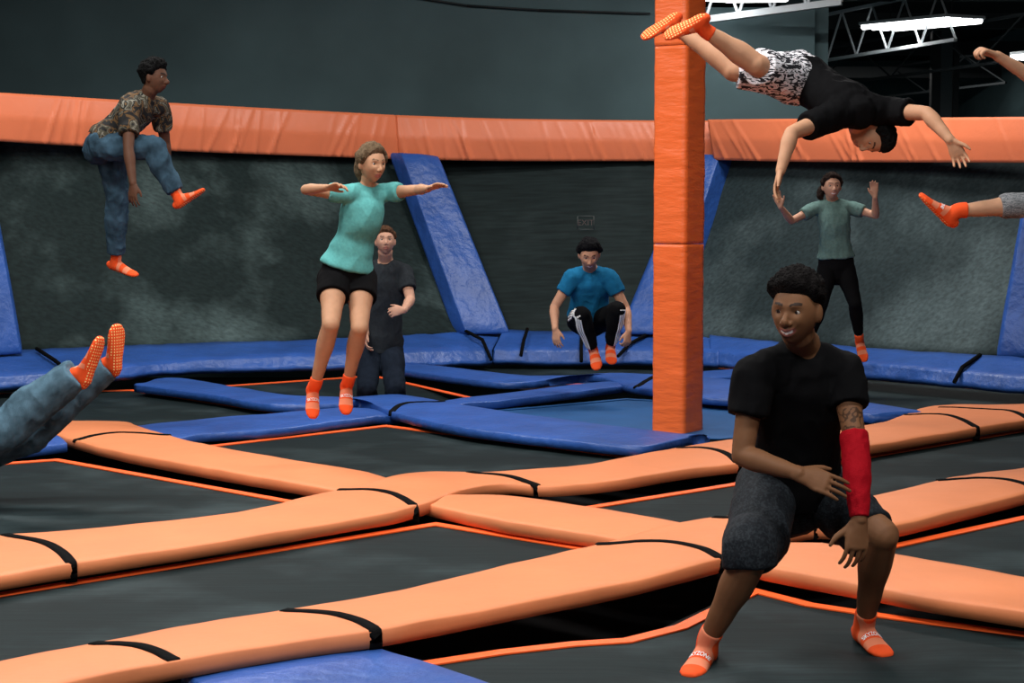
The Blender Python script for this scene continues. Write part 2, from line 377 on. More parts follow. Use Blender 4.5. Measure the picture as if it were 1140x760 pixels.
rail([(790,373,17.4),(860,379,16.8),(965,387,15.9),(1140,398,14.7),(1260,406,14.0)], [(790,391,16.9),(860,395,16.3),(965,405,15.3),(1140,420,14.1),(1260,430,13.4)],
     [(790,405,16.85),(860,409,16.25),(965,418,15.25),(1140,433,14.05),(1260,444,13.35)], 'blue rail pad along the foot of the right wall trampoline',
     [((1090,396,15.0),(1070,410,14.6),(1061,425,14.5))])
# ---- wall trampolines
def panel(name, bl, br, tr, tl, m, label):
    n = 24
    b = resample([at(*bl), (at(*bl)+at(*br))/2, at(*br)], n); t = resample([at(*tl), (at(*tl)+at(*tr))/2, at(*tr)], n)
    o = sheet(name, [t, [(x+y)/2 for x, y in zip(t, b)], b], m, th=.02, n=60, wr=.01, sub=10, fr=(.8, .8))
    recentre(o); tag(o, label, 'wall trampoline', 'wall trampolines around the court'); return o
panel('wall_trampoline', (-90,400,15.2), (538,374,18.0), (448,165,19.1), (-90,140,15.9), M['wallbed'], 'left wall trampoline, black mesh with pale cloudy smudges behind the jumping man in jeans')
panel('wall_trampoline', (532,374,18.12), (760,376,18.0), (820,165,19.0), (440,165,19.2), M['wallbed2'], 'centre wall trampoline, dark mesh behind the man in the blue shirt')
panel('wall_trampoline', (745,376,17.9), (1240,406,14.3), (1240,165,15.3), (800,165,19.0), M['wallbed3'], 'right wall trampoline, mesh greyed by painted reflections, behind the woman in the grey shirt')
def lean(tl, tm, tr, bl, bm_, br, label):
    """leaning corner pad folded along a ridge"""
    def col(a, b, k): return at(*a).lerp(at(*b), k)
    L = []
    for k in [i/9 for i in range(10)]:
        L.append([col(tl, bl, k), col(tm, bm_, k), col(tr, br, k)])
    n = 25
    rows = []
    for a, b, c in L:
        rows.append([a.lerp(b, i/8) for i in range(8)]+[b.lerp(c, i/16) for i in range(17)])
    v = []
    for r in rows:
        for p in r: v.append(p+Vector((0, -1, .3)).normalized()*(.030*fbm(Vector((p.x*1.5, p.y*1.5, p.z*5+p.x*2)), 3)))
    k = len(v); v += [p+Vector((0, .09, -.02)) for p in v[:k]]
    f = []; R = len(rows)
    for r in range(R-1):
        for i in range(n-1): a = r*n+i; f += [(a, a+1, a+n+1, a+n), (k+a, k+a+n, k+a+n+1, k+a+1)]
        a = r*n; f.append((a, a+n, k+a+n, k+a)); a = r*n+n-1; f.append((a, k+a, k+a+n, a+n))
    for i in range(n-1): f.append((i, k+i, k+i+1, i+1)); a = (R-1)*n+i; f.append((a, a+1, k+a+1, k+a))
    me = mesh_vf('leaning_pad', v, f)
    o = link('leaning_pad', me, M['blue']); recentre(o)
    md = o.modifiers.new('sub', 'SUBSURF'); md.levels = 1; md.render_levels = 2
    tag(o, label, 'pad', 'leaning pads between the wall trampolines'); return o
lean((432,168,18.75),(446,168,18.6),(488,172,18.75), (505,370,17.9),(520,372,17.75),(569,372,17.9), 'blue leaning pad between the left and centre wall trampolines')
lean((772,170,18.7),(802,170,18.6),(820,172,18.8), (688,372,17.85),(735,373,17.7),(752,374,17.85), 'blue leaning pad partly hidden by the orange pillar')
lean((-60,140,15.7),(-45,140,15.6),(-20,150,15.7), (-20,396,15.2),(-5,396,15.1),(24,394,15.25), 'blue leaning pad at the far left edge')
lean((1150,170,15.1),(1190,170,15.0),(1210,172,15.1), (1110,398,14.85),(1150,400,14.7),(1170,401,14.75), 'blue leaning pad at the far right edge')
# ---- orange bands over the wall trampolines
def band(tl, bl, label, dens=1.0, seed=0, sl0=.2):
    rnd = random.Random(seed)
    fol = []
    T = [at(*p) for p in tl]; B = [at(*p) for p in bl]
    Ln = sum((T[i+1]-T[i]).length for i in range(len(T)-1))
    for k in range(int(Ln*6*dens)): fol.append((rnd.random()*Ln, sl0*rnd.uniform(.3, 1.3), rnd.uniform(.008, .022), rnd.uniform(.006, .026)))
    def wf(u, v, _):
        s = u*Ln; q = .012*math.sin(v*math.pi)
        for (c, sl, wd, h) in fol:
            x = s-c-sl*(v-.5)
            q += h*math.exp(-(x/wd)**2)*(.35+.65*v)
        return q
    o = sheet('wall_band_pad', [T, [(a+b)/2+Vector((0,-.03,0)) for a, b in zip(T, B)], B], M['orange_wall'], th=.16, n=int(Ln*45), sub=7, wfun=wf)
    recentre(o); tag(o, label, 'pad', 'orange bands above the wall trampolines'); return o
band([(-90,97,15.6),(0,103,15.9),(200,115,17.2),(441,128,18.8)], [(-90,150,15.6),(0,157,15.9),(200,168,17.2),(444,177,18.8)], 'orange padded band along the top of the left wall trampoline', 1.0, 3, -.22)
band([(441,128,18.8),(560,132,18.85),(722,134,18.9),(792,134,18.8)], [(444,177,18.8),(560,179,18.85),(722,179,18.9),(800,179,18.8)], 'orange padded band above the centre wall trampoline', 1.5, 5, .12)
band([(788,133,18.6),(900,132,17.6),(1140,130,15.4),(1240,129,14.6)], [(795,178,18.6),(900,180,17.6),(1140,181,15.4),(1240,182,14.6)], 'orange padded band above the right wall trampoline', .8, 8, .3)
# ---- pillar
pc = gz(752, 485, .0); pang = math.atan2(27, 39)
PY = pc.y+.12
wl = at(761, 483, PY)   # front corner
aw = .262
root = empty('padded_pillar', (wl.x, PY, 0)); tag(root, 'square orange padded pillar rising from the blue pads', 'pillar')
def pil_mesh(half, z0, z1):
    nseg = 60; v = []; f = []
    cs = [(0,0), (-1,0), (-1,1), (0,1)]
    a1 = Vector((-math.cos(pang), math.sin(pang), 0)); a2 = Vector((math.sin(pang), math.cos(pang), 0))
    ring = []
    m = 10; r = .02
    path = [Vector((0,0,0)), a1*aw*1.02, a1*aw*1.02+a2*aw*1.15, a2*aw*1.15]
    pts = []
    for i in range(4):
        p, q = path[i], path[(i+1)%4]; d = (q-p).normalized()
        for k in range(m): pts.append((p+d*r).lerp(q-d*r, k/(m-1)))
    K = len(pts); cen = (path[0]+path[2])/2
    for s in range(nseg+1):
        z = z0+(z1-z0)*s/nseg
        for p in pts:
            d = (p-cen).normalized(); q = p + d*(.004*fbm(Vector((p.x*3, p.y*3, z*7)), 3)+.004*math.exp(-((z*1.3+p.x*.6) % 1.0-.5)**2/.0012))
            v.append(Vector((q.x, q.y, z)))
    for s in range(nseg):
        for k in range(K): f.append((s*K+k, s*K+(k+1)%K, (s+1)*K+(k+1)%K, (s+1)*K+k))
    f += [tuple(range(K)), tuple(range(nseg*K, nseg*K+K))]
    return mesh_vf('pillar', v, f)
zs = [-.02, 1.35, 2.75, 4.2, 5.88]
for a, b in zip(zs, zs[1:]): link('pad_sleeve', pil_mesh(0, a, b-.004), M['orange_post'], root)
# ---- trusses, fixtures, columns in the hall beyond
jd = Vector((-726, 1920, 0)).normalized()
def joist(p0, L, zb, zt, label, m, top=True, nweb=8, chord=.035, group='roof joists', jd=jd):
    root = empty('roof_joist', (p0.x, p0.y, zb)); tag(root, label, 'roof joist', group)
    z = Vector((0, 0, zt-zb))
    link('bottom_chord', bar_mesh('bottom_chord', [(Vector(), jd*L)], chord, 4), m, root, smooth=False)
    link('top_chord', bar_mesh('top_chord', [(z, z+jd*L)], chord, 4), M['darksteel'] if not top else m, root, smooth=False)
    segs = []
    for k in range(nweb):
        a = L*k/nweb; b = L*(k+.5)/nweb; c = L*(k+1)/nweb
        segs += [(jd*a, z+jd*b), (z+jd*b, jd*c)]
    link('web', bar_mesh('web', segs, .018, 6), m, root, smooth=False)
    return root
def px_z(px, py, z): return gz(px, py, z)
j1 = at(1064, 44, 25.5); joist(j1, 3.6, j1.z, j1.z+.75, 'pale steel joist hanging under the brightest ceiling lamp', M['steel'], nweb=4)
j2 = at(937, 2, 20.1); j3 = at(785, 22, 20.7); jv = j3-j2; joist(j2, jv.length, j2.z, j2.z+.6, 'pale steel joist at the top right of the pillar', M['steel'], nweb=4, chord=.055, jd=jv.normalized())
for i, (px, py, Y, L) in enumerate([(1330, 40, 24, 20), (1120, 92, 38, 9)]):
    q = at(px, py, Y); joist(q, L, q.z, q.z+.7, ['dark roof joist at the right edge beyond the raised fist', 'dark roof joist far back in the hall, above the grey column'][i], M['darksteel'], nweb=int(L/2.5), group='dark roof joists in the hall')
for i, y in enumerate([23.5, 27, 31, 36, 42]):
    b = link('roof_beam', box_mesh('roof_beam', 9.5, .14, .28, .01), M['darksteel'], smooth=False); b.location = (xw2+4.6, y, 5.0)
    tag(b, 'dark cross beam under the roof of the hall beyond', 'roof beam', 'dark cross beams in the hall')
def fixture(p, q, wd, label, power=0):
    d = (q-p); L = d.length; root = empty('ceiling_lamp', (p+q)/2); tag(root, label, 'ceiling lamp')
    ang = math.atan2(d.y, d.x); root.rotation_euler = (0, -math.asin(d.z/L), ang)
    link('reflector', box_mesh('reflector', L, wd, .05, .012, .05), M['steel'], root, smooth=False)
    for s in (-1.3, -.45, .45, 1.3):
        t = link('lamp_tube', bar_mesh('lamp_tube', [(Vector((-L*.49, s*wd*.3, .0)), Vector((L*.49, s*wd*.3, .0)))], .045), M['lamp'], root)
    for s in (-1, 1): link('hanger', bar_mesh('hanger', [(Vector((s*L*.35, 0, .07)), Vector((s*L*.35, 0, .8)))], .008), M['darksteel'], root)
    return root
area('hall_lamp_and_fill_light', at(1026, 45, 26.5), 2.4, .4, 32); area('hall_lamp_and_fill_light', at(1160, 72, 27), 2.4, .4, 70); area('hall_lamp_and_fill_light', (8, 38, 5.3), 2.4, .4, 160)  # third has no lamp: added to brighten the far hall wall
f1 = fixture(at(977, 31, 27.5), at(1075, 22, 25.6), .75, 'long bright white strip lamp hanging at top right')
fixture(at(795, -2, 20.6), at(862, -3, 19.4), .4, 'bright strip lamp cut by the top edge just right of the pillar')
fixture(at(1134, 64, 27), at(1200, 58, 26), .4, 'bright strip lamp at the right edge beside the raised hand')
for k, (px, wd) in enumerate([(1041, .18), (1052, .24), (1063, .12)]):
    p = at(px, 100, 34); c_ = link('steel_column', box_mesh('steel_column', wd, .2, 6.2, .01, 2.8), M['darksteel'] if k != 1 else mat('grey_column', (.10, .13, .14), .6), smooth=False)
    c_.location = (p.x, p.y, -.4); tag(c_, ['slim dark column left of the grey one in the hall', 'grey steel column in the hall beyond the right wall', 'slim dark pipe right of the grey column in the hall'][k], 'column')
# ---- faint exit sign glimpsed through the centre mesh
ep = at(652, 248, 18.22)
es = empty('exit_sign', ep); tag(es, 'faint exit sign seen on the dark centre wall mesh above the man in blue', 'exit sign')
link('sign_frame', bar_mesh('sign_frame', [(Vector((-.085,0,-.07)),Vector((.085,0,-.07))),(Vector((.085,0,-.07)),Vector((.085,0,.07))),(Vector((.085,0,.07)),Vector((-.085,0,.07))),(Vector((-.085,0,.07)),Vector((-.085,0,-.07)))], .006), mat('sign_grey', (.035,.045,.042), .6), es)
cu = bpy.data.curves.new('letters', 'FONT'); cu.body = 'EXIT'; cu.size = .085; cu.extrude = .003; cu.align_x = 'CENTER'; cu.align_y = 'CENTER'
to = bpy.data.objects.new('letters', cu); me = bpy.data.meshes.new_from_object(to); bpy.data.objects.remove(to)
me.transform(Matrix.Rotation(math.pi/2, 4, 'X')); me.transform(Matrix.Translation((0, -.01, 0))); link('letters', me, mat('sign_red', (.05,.035,.032), .6), es, smooth=False)
sign_lean = es

# ================================================================== PEOPLE
V = Vector
def unit(v): return Vector(v).normalized()
def frame(y, z):
    """matrix with +Y along y and +Z as near z as it can be"""
    y = unit(y); z = Vector(z); z = (z-y*z.dot(y)).normalized(); x = y.cross(z)
    return Matrix((x, y, z)).transposed().to_4x4()
class Pieces:
    """closed shapes gathered into one surface"""
    def __init__(s): s.v = []; s.f = []
    def add(s, v, f):
        k = len(s.v); s.v += [Vector(p) for p in v]; s.f += [tuple(i+k for i in q) for q in f]
    def tube(s, pts, rad, lat, flat=(False, False), n=18, sub=5):
        pts = [Vector(p) for p in pts]; rad = [(r, r) if not isinstance(r, tuple) else r for r in rad]
        if not isinstance(lat, list): lat = [Vector(lat)]*len(pts)
        P, R, Lt = [], [], []
        m = len(pts)
        for i in range(m-1):
            a = pts[i-1] if i else pts[0]*2-pts[1]; b, c = pts[i], pts[i+1]; d = pts[i+2] if i+2 < m else pts[-1]*2-pts[-2]
            for k in range(sub):
                t = k/sub; h = t*t*(3-2*t)
                P.append(.5*((2*b)+(c-a)*t+(2*a-5*b+4*c-d)*t*t+(3*b-a-3*c+d)*t**3))
                R.append((rad[i][0]*(1-h)+rad[i+1][0]*h, rad[i][1]*(1-h)+rad[i+1][1]*h)); Lt.append(lat[i].lerp(lat[i+1], t))
        P.append(pts[-1]); R.append(rad[-1]); Lt.append(lat[-1])
        T = [(P[min(i+1, len(P)-1)]-P[max(i-1, 0)]).normalized() for i in range(len(P))]
        if not flat[0]:
            t0 = T[0]; p0 = P[0]; r0 = R[0]; l0 = Lt[0]; q = min(r0)
            for k, (dd, sc) in enumerate([(.5, .86), (.85, .5), (.98, .15)]):
                P.insert(0, p0-t0*q*dd); R.insert(0, (r0[0]*sc, r0[1]*sc)); T.insert(0, t0); Lt.insert(0, l0)
        if not flat[1]:
            t0 = T[-1]; p0 = P[-1]; r0 = R[-1]; l0 = Lt[-1]; q = min(r0)
            for dd, sc in [(.5, .86), (.85, .5), (.98, .15)]:
                P.append(p0+t0*q*dd); R.append((r0[0]*sc, r0[1]*sc)); T.append(t0); Lt.append(l0)
        v, f = [], []
        for p, r, t, l in zip(P, R, T, Lt):
            a = (l-t*l.dot(t))
            if a.length < 1e-4: a = t.orthogonal()
            a.normalize(); b = t.cross(a)
            for k in range(n):
                w_ = 2*math.pi*k/n; v.append(p+a*r[0]*math.cos(w_)+b*r[1]*math.sin(w_))
        N = len(P)
        for i in range(N-1):
            for k in range(n): f.append((i*n+k, i*n+(k+1)%n, (i+1)*n+(k+1)%n, (i+1)*n+k))
        f.append(tuple(reversed(range(n)))); f.append(tuple(range((N-1)*n, N*n)))
        s.add(v, f)
    def ball(s, c, r, M=None):
        r = (r, r, r) if not isinstance(r, tuple) else r
        me = ICO3; v = [Vector((p[0]*r[0], p[1]*r[1], p[2]*r[2])) for p in me[0]]
        if M is not None: v = [M.to_3x3() @ p for p in v]
        s.add([p+Vector(c) for p in v], me[1])
def ico(sub):
    bm = bmesh.new(); bmesh.ops.create_icosphere(bm, subdivisions=sub, radius=1)
    v = [tuple(x.co) for x in bm.verts]; f = [tuple(y.index for y in x.verts) for x in bm.faces]; bm.free(); return v, f
ICO3 = ico(3); ICO6 = ico(6)
def mesh_arrays(me):
    n = len(me.vertices); co = np.empty(n*3); me.vertices.foreach_get('co', co)
    e = np.empty(len(me.edges)*2, dtype=np.int32); me.edges.foreach_get('vertices', e)
    return co.reshape(-1, 3), e.reshape(-1, 2)
def skin_over(name, pc, voxel, iters=6, wfun=None, lam=.5):
    """one continuous surface over the gathered shapes"""
    me = mesh_vf(name, pc.v, pc.f)
    o = bpy.data.objects.new('tmp', me); C.objects.link(o)
    md = o.modifiers.new('r', 'REMESH'); md.mode = 'VOXEL'; md.voxel_size = voxel; md.use_smooth_shade = True
    dg = bpy.context.evaluated_depsgraph_get(); dg.update()
    out = bpy.data.meshes.new_from_object(o.evaluated_get(dg)); out.name = name
    bpy.data.objects.remove(o)
    co, e = mesh_arrays(out)
    n = len(co); deg = np.bincount(e.ravel(), minlength=n).astype(float); deg[deg == 0] = 1
    wt = np.ones(n) if wfun is None else wfun(co)
    for k in range(iters):
        s = np.zeros_like(co)
        for j in range(3):
            s[:, j] = np.bincount(e[:, 0], co[e[:, 1], j], n)+np.bincount(e[:, 1], co[e[:, 0], j], n)
        co += lam*wt[:, None]*(s/deg[:, None]-co)
        if k == 0 and wfun is not None: pass
    out.vertices.foreach_set('co', co.ravel()); out.update(); out.shade_smooth()
    return out
def wrinkle(me, amp, freq, ridge=True, seed=0.0, zs=1.0, center=None):
    n = len(me.vertices)
    co = np.empty(n*3); me.vertices.foreach_get('co', co); co = co.reshape(-1, 3)
    nr = np.empty(n*3); me.vertex_normals.foreach_get('vector', nr); nr = nr.reshape(-1, 3)
    d = np.empty(n)
    for i in range(n):
        p = co[i]; q = Vector((p[0]*freq+seed, p[1]*freq, p[2]*freq*zs))
        a = noise.noise(q); b = noise.noise(q*2.1+Vector((5, 5, 5)))
        d[i] = ((1-2*abs(a))*.6+(1-2*abs(b))*.25-.20) if ridge else a+.5*b
    co += nr*(d*amp)[:, None]
    me.vertices.foreach_set('co', co.ravel()); me.update()

def head_points(hd):
    D = np.array(ICO6[0]); x, y, z = D[:, 0]*.074, D[:, 1]*.094, D[:, 2]*.112
    t = np.clip(-z/.112, 0, 1)
    x = x*(1-(.34 if hd['f'] else .27)*t**1.7)*(1+.04*np.exp(-((z-.03)/.04)**2))
    y = np.where(y > 0, y*(1-.06*t), y*(1.03-.42*t))
    fr = np.clip(y/.05, 0, 1); ax = np.abs(x)
    g = lambda u, c, s_: np.exp(-((u-c)/s_)**2)
    y = y - fr*.013*g(ax, .031, .014)*g(z, .010, .012)
    y = y + fr*(.005 if not hd['f'] else .002)*g(ax, .026, .022)*g(z, .031, .008)
    y = y + fr*.005*g(ax, .042, .016)*g(z, -.022, .018)
    y = y + fr*.011*g(x, 0, .028)*g(z, -.060, .028)
    sm = hd.get('smile', 0)
    zl = z - sm*.006*(ax/.02)**2
    y = y + fr*.006*g(x, 0, .021+.006*sm)*g(zl, -.052, .0055)+fr*.007*g(x, 0, .018+.006*sm)*g(zl, -.069-.003*sm, .0065)-fr*.004*g(x, 0, .024)*g(zl, -.060, .003)
    y = y + fr*.010*g(x, 0, .018)*g(z, -.098, .016)
    return np.stack([x, y, z], 1)
def hairline(P, style):
    y = P[:, 1]
    if style == 'long': zl = np.interp(y, [-.1, -.04, -.015, .02, .04, .06, .1], [-.10, -.085, -.02, .0, .045, .072, .078])
    elif style == 'fade': zl = np.interp(y, [-.1, -.04, -.015, .02, .042, .06, .1], [-.045, -.03, .025, .035, .058, .066, .070])
    else: zl = np.interp(y, [-.1, -.04, -.015, .02, .035, .06, .1], [-.06, -.05, .012, .015, .045, .064, .068])
    return np.clip((P[:, 2]-zl)/.014, 0, 1)
def person(spec):
    J = {}; s = spec.get('s', 1.0); fem = spec.get('f', False); vox = spec.get('vox', .006)
    for k, p in spec['j'].items(): J[k] = at(*p)
    up = (J['neck']-J['pelvis']).normalized()
    left = (J['shL']-J['shR']).normalized(); hleft = (J['hipL']-J['hipR']).normalized()
    front = left.cross(up).normalized(); hfront = hleft.cross(up).normalized()
    tl = (J['neck']-J['pelvis']).length
    base = Vector((J['pelvis'].x, J['pelvis'].y, min(J['anL'].z, J['anR'].z)-.08))
    root = empty('person', base); tag(root, spec['label'], 'person')
    loc = lambda me: me.transform(Matrix.Translation(-base))
    def T(f, fwd=0): return J['pelvis'].lerp(J['neck'], f)+(hfront.lerp(front, max(0, min(1, f))))*fwd*s
    w = spec.get('wide', 1.0)
    prof = [(-.22,.080,.080,0),(-.10,.150,.108,-.008),(.03,.160,.112,-.008),(.22,.145,.098,.0),(.40,.138,.093,.004),(.60,.152,.104,.006),(.76,.162,.108,.004),(.88,.140,.090,.0),(.97,.085,.068,-.004),(1.03,.060,.060,-.004)]
    if fem: prof = [(-.22,.080,.085,0),(-.10,.160,.112,-.01),(.03,.160,.110,-.01),(.22,.130,.092,.0),(.40,.118,.084,.004),(.60,.130,.106,.020),(.74,.135,.102,.014),(.88,.118,.078,.0),(.97,.068,.056,-.004),(1.03,.050,.050,-.004)]
    def torso(pc, inf=0.0, lo=-.22, hi=1.03, straight=0.0, flat=(False, False), flare=0.0, k=1.0):
        pts, rad, lat = [], [], []
        fs = sorted(set([lo, hi]+[p[0] for p in prof if lo < p[0] < hi]))
        for f in fs:
            a = np.interp(f, [p[0] for p in prof], [p[1] for p in prof]); b = np.interp(f, [p[0] for p in prof], [p[2] for p in prof]); fw = np.interp(f, [p[0] for p in prof], [p[3] for p in prof])
            if f < .7: a = max(a, .150*straight); b = max(b, .108*straight)
            fl = flare*max(0, (.35-f)/.5)
            pts.append(T(f, fw)); rad.append((a*s*w*k+inf+fl, b*s*w*k+inf+fl)); lat.append(hleft.lerp(left, max(0, min(1, f))))
        pc.tube(pts, rad, lat, flat=flat, n=28)
    am = spec.get('arm', 1.0)*(.86 if fem else 1.0); lm = spec.get('leg', 1.0)
    def leg_tubes(pc, sd, inf=0.0, to=2.0, flat=False, cuff=0.0, loose=0.0, hang=0.0, drop=False):
        hp, kn, an = J['hip'+sd], J['kn'+sd], J['an'+sd]
        ax = (kn-hp).cross(an-kn); ax = ax.normalized() if ax.length > 1e-3 else hleft
        kf = (kn-(hp+an)/2); kf = kf.normalized() if kf.length > 1e-3 else front
        off = [(0,0),(.28,-.014),(.6,-.006),(.9,0),(1,0)]
        A = [(hp+(hp-kn).normalized()*.02, .090, -.05), (hp.lerp(kn, .3), .083, .3), (hp.lerp(kn, .7), .064, .7), (kn+kf*.004*s, .055, 1.0)]
        K = [(kn.lerp(an, t)+kf*o*s, r, 1+t) for (t, o), r in zip(off, (.053,.057,.043,.033,.033))]
        def cut(L, lim):
            o = []
            for i, q in enumerate(L):
                if q[2] <= lim+1e-6: o.append(q)
                else:
                    p = L[i-1]; t = (lim-p[2])/(q[2]-p[2])
                    if t > .02: o.append((p[0].lerp(q[0], t), p[1]*(1-t)+q[1]*t, lim))
                    break
            return o
        if drop:
            A = A[:2]+[(hp.lerp(kn, .62), .074, .7), (kn+Vector((0, .045, .075)), .056, .9), (kn+Vector((0, .030, .015)), .052, .98)]; to = .99
        for L, first in ((A, True), (K, False)):
            L = cut(L, to)
            if len(L) < 2: continue
            last = (to <= 1.0 and first) or (to > 1.0 and not first)
            pc.tube([q[0]-Vector((0, 0, hang*max(0, q[2])**2)) for q in L], [q[1]*s*lm+inf*(1+cuff*max(0, q[2])/2)+loose*min(1, max(0, q[2])) for q in L], ax, flat=(False, flat and last))
        if to > 1.02: pc.ball(kn+kf*.012*s, .046*s*lm+inf)
        pc.ball(hp-hfront*.045*s, .085*s*(.95 if not fem else 1)+inf*.8)
    B = Pieces()
    torso(B)
    for sd in 'LR':
        sh, el, wr = J['sh'+sd], J['el'+sd], J['wr'+sd]; hp, kn, an = J['hip'+sd], J['kn'+sd], J['an'+sd]
        o_ = left if sd == 'L' else -left
        B.tube([T(.80)+o_*.05*s, T(.86).lerp(sh, .6), sh], [.080*s*am, .066*s*am, .058*s*am], front)
        B.tube([J['neck']-up*.01, J['neck'].lerp(sh, .5)+up*.005, sh+up*.002], [.052*s, .045*s*am, .048*s*am], front)
        ax = (el-sh).cross(wr-el); ax = ax.normalized() if ax.length > 1e-3 else front
        B.tube([sh, sh.lerp(el, .35), sh.lerp(el, .75), el], [.056*s*am, (.050*s*am, .046*s*am), .042*s*am, .038*s*am], ax)
        B.tube([el, el.lerp(wr, .25), el.lerp(wr, .6), el.lerp(wr, .92), wr], [.038*s*am, .042*s*am, .034*s*am, .027*s*am, .026*s*am], ax)
        leg_tubes(B, sd)
    if False:
        for o_ in (1, -1): B.ball(T(.62)+left*.055*o_*s+front*.052*s, (.062*s))
    # feet
    FM = {}
    def foot(pc, sd, inf=0.0):
        M_ = frame(spec['foot'+sd], spec.get('sole'+sd, J['kn'+sd]-J['an'+sd])); M_.translation = J['an'+sd]; FM[sd] = M_
        q = s*spec.get('fs', 1.0)
        P = [((0,-.046,-.042),(.022,.024)),((0,-.028,-.042),(.031,.033)),((0,.01,-.036),(.034,.040)),((0,.05,-.045),(.038,.031)),((0,.09,-.054),(.042,.022)),((0,.13,-.060),(.045,.016)),((0,.160,-.062),(.040,.013)),((0,.180,-.063),(.028,.010))]
        pc.tube([M_ @ (Vector(a)*q) for a, _ in P], [(r[0]*q+inf, r[1]*q+inf) for _, r in P], M_.to_3x3() @ Vector((1, 0, 0)))
        sd_ = (J['kn'+sd]-J['an'+sd]).normalized()
        pc.tube([M_ @ Vector((0, -.005, -.04))*1.0, J['an'+sd]+sd_*.02, J['an'+sd]+sd_*(.05 if inf == 0 else .068)], [.036*s+inf, .035*s+inf, .0345*s+inf*1.4], M_.to_3x3() @ Vector((1, 0, 0)), flat=(False, inf > 0))
    for sd in 'LR': foot(B, sd)
    # hands
    HC = []
    def hand(sd):
        d, z = spec['hand'+sd][:2]; curl = spec['hand'+sd][2] if len(spec['hand'+sd]) > 2 else .3; spr = spec['hand'+sd][3] if len(spec['hand'+sd]) > 3 else .09
        M_ = frame(d, z); M_.translation = J['wr'+sd]; q = s*(.9 if fem else 1.0)*spec.get('hs', 1.0); th = -1 if sd == 'R' else 1
        g = lambda x, y, z_: M_ @ Vector((x*q*th, y*q, z_*q))
        X = M_.to_3x3() @ Vector((1, 0, 0))
        B.tube([g(0,-.01,0), g(0,.02,0), g(.002,.055,-.002), g(0,.088,-.002)], [(.026*q,.019*q),(.030*q,.017*q),(.040*q,.015*q),(.041*q,.012*q)], X)
        fr_ = max(.0075, vox*1.25)
        for (x0, y0, L, a) in [(.031,.088,.070,1.2),(.0105,.093,.078,.4),(-.011,.090,.073,-.45),(-.031,.082,.058,-1.4)]:
            p = Vector((x0, y0, -.001)); ang = a*spr; pts = [p-Vector((0, .02, 0)), p]; c = 0
            for k, fr in enumerate((.46, .30, .24)):
                c += curl*(1.0, 1.15, .8)[k]
                dirv = Vector((math.sin(ang)*math.cos(c), math.cos(ang)*math.cos(c), -math.sin(c)))
                p = p+dirv*L*fr; pts.append(p)
            B.tube([g(*t_) for t_ in pts], [fr_*1.15*q/ s, fr_*1.15, fr_*1.08, fr_, fr_*.88], X, n=10, sub=3)
        to = spec.get('thumb'+sd, 1.0)
        B.tube([g(.015,.012,-.004), g(.034,.036,-.010), g(.034+.018*to,.062,-.018), g(.034+.028*to,.090,-.024)], [.016*q, .013*q, .0105*q, fr_*.95], X, n=10, sub=3)
        HC.append(M_ @ Vector((0, .09*q, 0)))
    for sd in 'LR': hand(sd)
    # neck and head
    hk = spec['head']; hd = {'f': fem, 'smile': hk.get('smile', 0)}
    hs = hk.get('size', 1.0)*(.96 if fem else 1.0)
    HM = frame(hk['face'], hk['up']); HM.translation = J['head']; HR = HM.to_3x3()
    HP = head_points(hd)*hs
    nb = HM @ Vector((0, -.022*hs, -.075*hs)); nr = .050 if fem else .058
    B.tube([J['neck']-up*.05, J['neck']+up*.01, J['neck'].lerp(nb, .6), nb+(HM @ Vector((0,-.01,-.03))-J['head'])*0], [nr*1.15*s, nr*1.02*s, nr*.95*s, nr*s], left)
    R3 = np.array(HR); tr = np.array(J['head'])
    B.add([Vector(p) for p in HP @ R3.T+tr], ICO6[1])
    h = lambda x, y, z_: HM @ (Vector((x, y, z_))*hs)
    nw = hk.get('nose', 1.0)
    B.tube([h(0,.080,.020), h(0,.092,.002), h(0,.106,-.020), h(0,.103,-.029)], [.0065*hs, .0075*hs, .0105*hs*nw, .009*hs*nw], HR @ Vector((1,0,0)), n=10, sub=3)
    for o_ in (1, -1):
        B.ball(h(o_*.0115*nw, .094, -.028), .0085*hs)
        if vox < .0045: B.tube([h(o_*.0165, .0790, .009), h(o_*.024, .0795, .0165), h(o_*.034, .0770, .0180), h(o_*.045, .0700, .010)], [.0022*hs, .0032*hs, .0034*hs, .0025*hs], HR @ Vector((0,1,0)), n=8, sub=3)
        if vox < .0045: B.tube([h(o_*.0165, .0785, .006), h(o_*.024, .0780, .0015), h(o_*.034, .0755, .0008), h(o_*.045, .0690, .006)], [.002*hs, .0028*hs, .003*hs, .0022*hs], HR @ Vector((0,1,0)), n=8, sub=3)
        B.ball(h(o_*.0785, -.008, -.002), (.011*hs, .018*hs, .032*hs), HM @ Matrix.Rotation(.25*o_, 4, 'Z'))
        B.ball(h(o_*.074, -.004, -.018), (.009*hs, .012*hs, .016*hs), HM)
    hc = np.array(J['head']); hcs = [np.array(c) for c in HC]
    def wf(co):
        wgt = np.ones(len(co)); wgt = np.minimum(wgt, np.clip((np.linalg.norm(co-hc, axis=1)-.12*hs)/.03, .06, 1))
        for c in hcs: wgt = np.minimum(wgt, np.clip((np.linalg.norm(co-c, axis=1)-.10)/.04, .10, 1))
        return wgt
    me = skin_over('body', B, vox, 9, wf)
    # skin colours that belong to the skin: lips, brows, teeth, tattoo
    co, _ = mesh_arrays(me); q = (co-hc) @ R3/hs
    col = np.ones((len(co), 4)); tone = np.array(spec['skin']); col[:, :3] = tone
    fr = q[:, 1] > .05; ax = np.abs(q[:, 0]); sm = hd['smile']
    zl = q[:, 2]-sm*.006*(ax/.02)**2
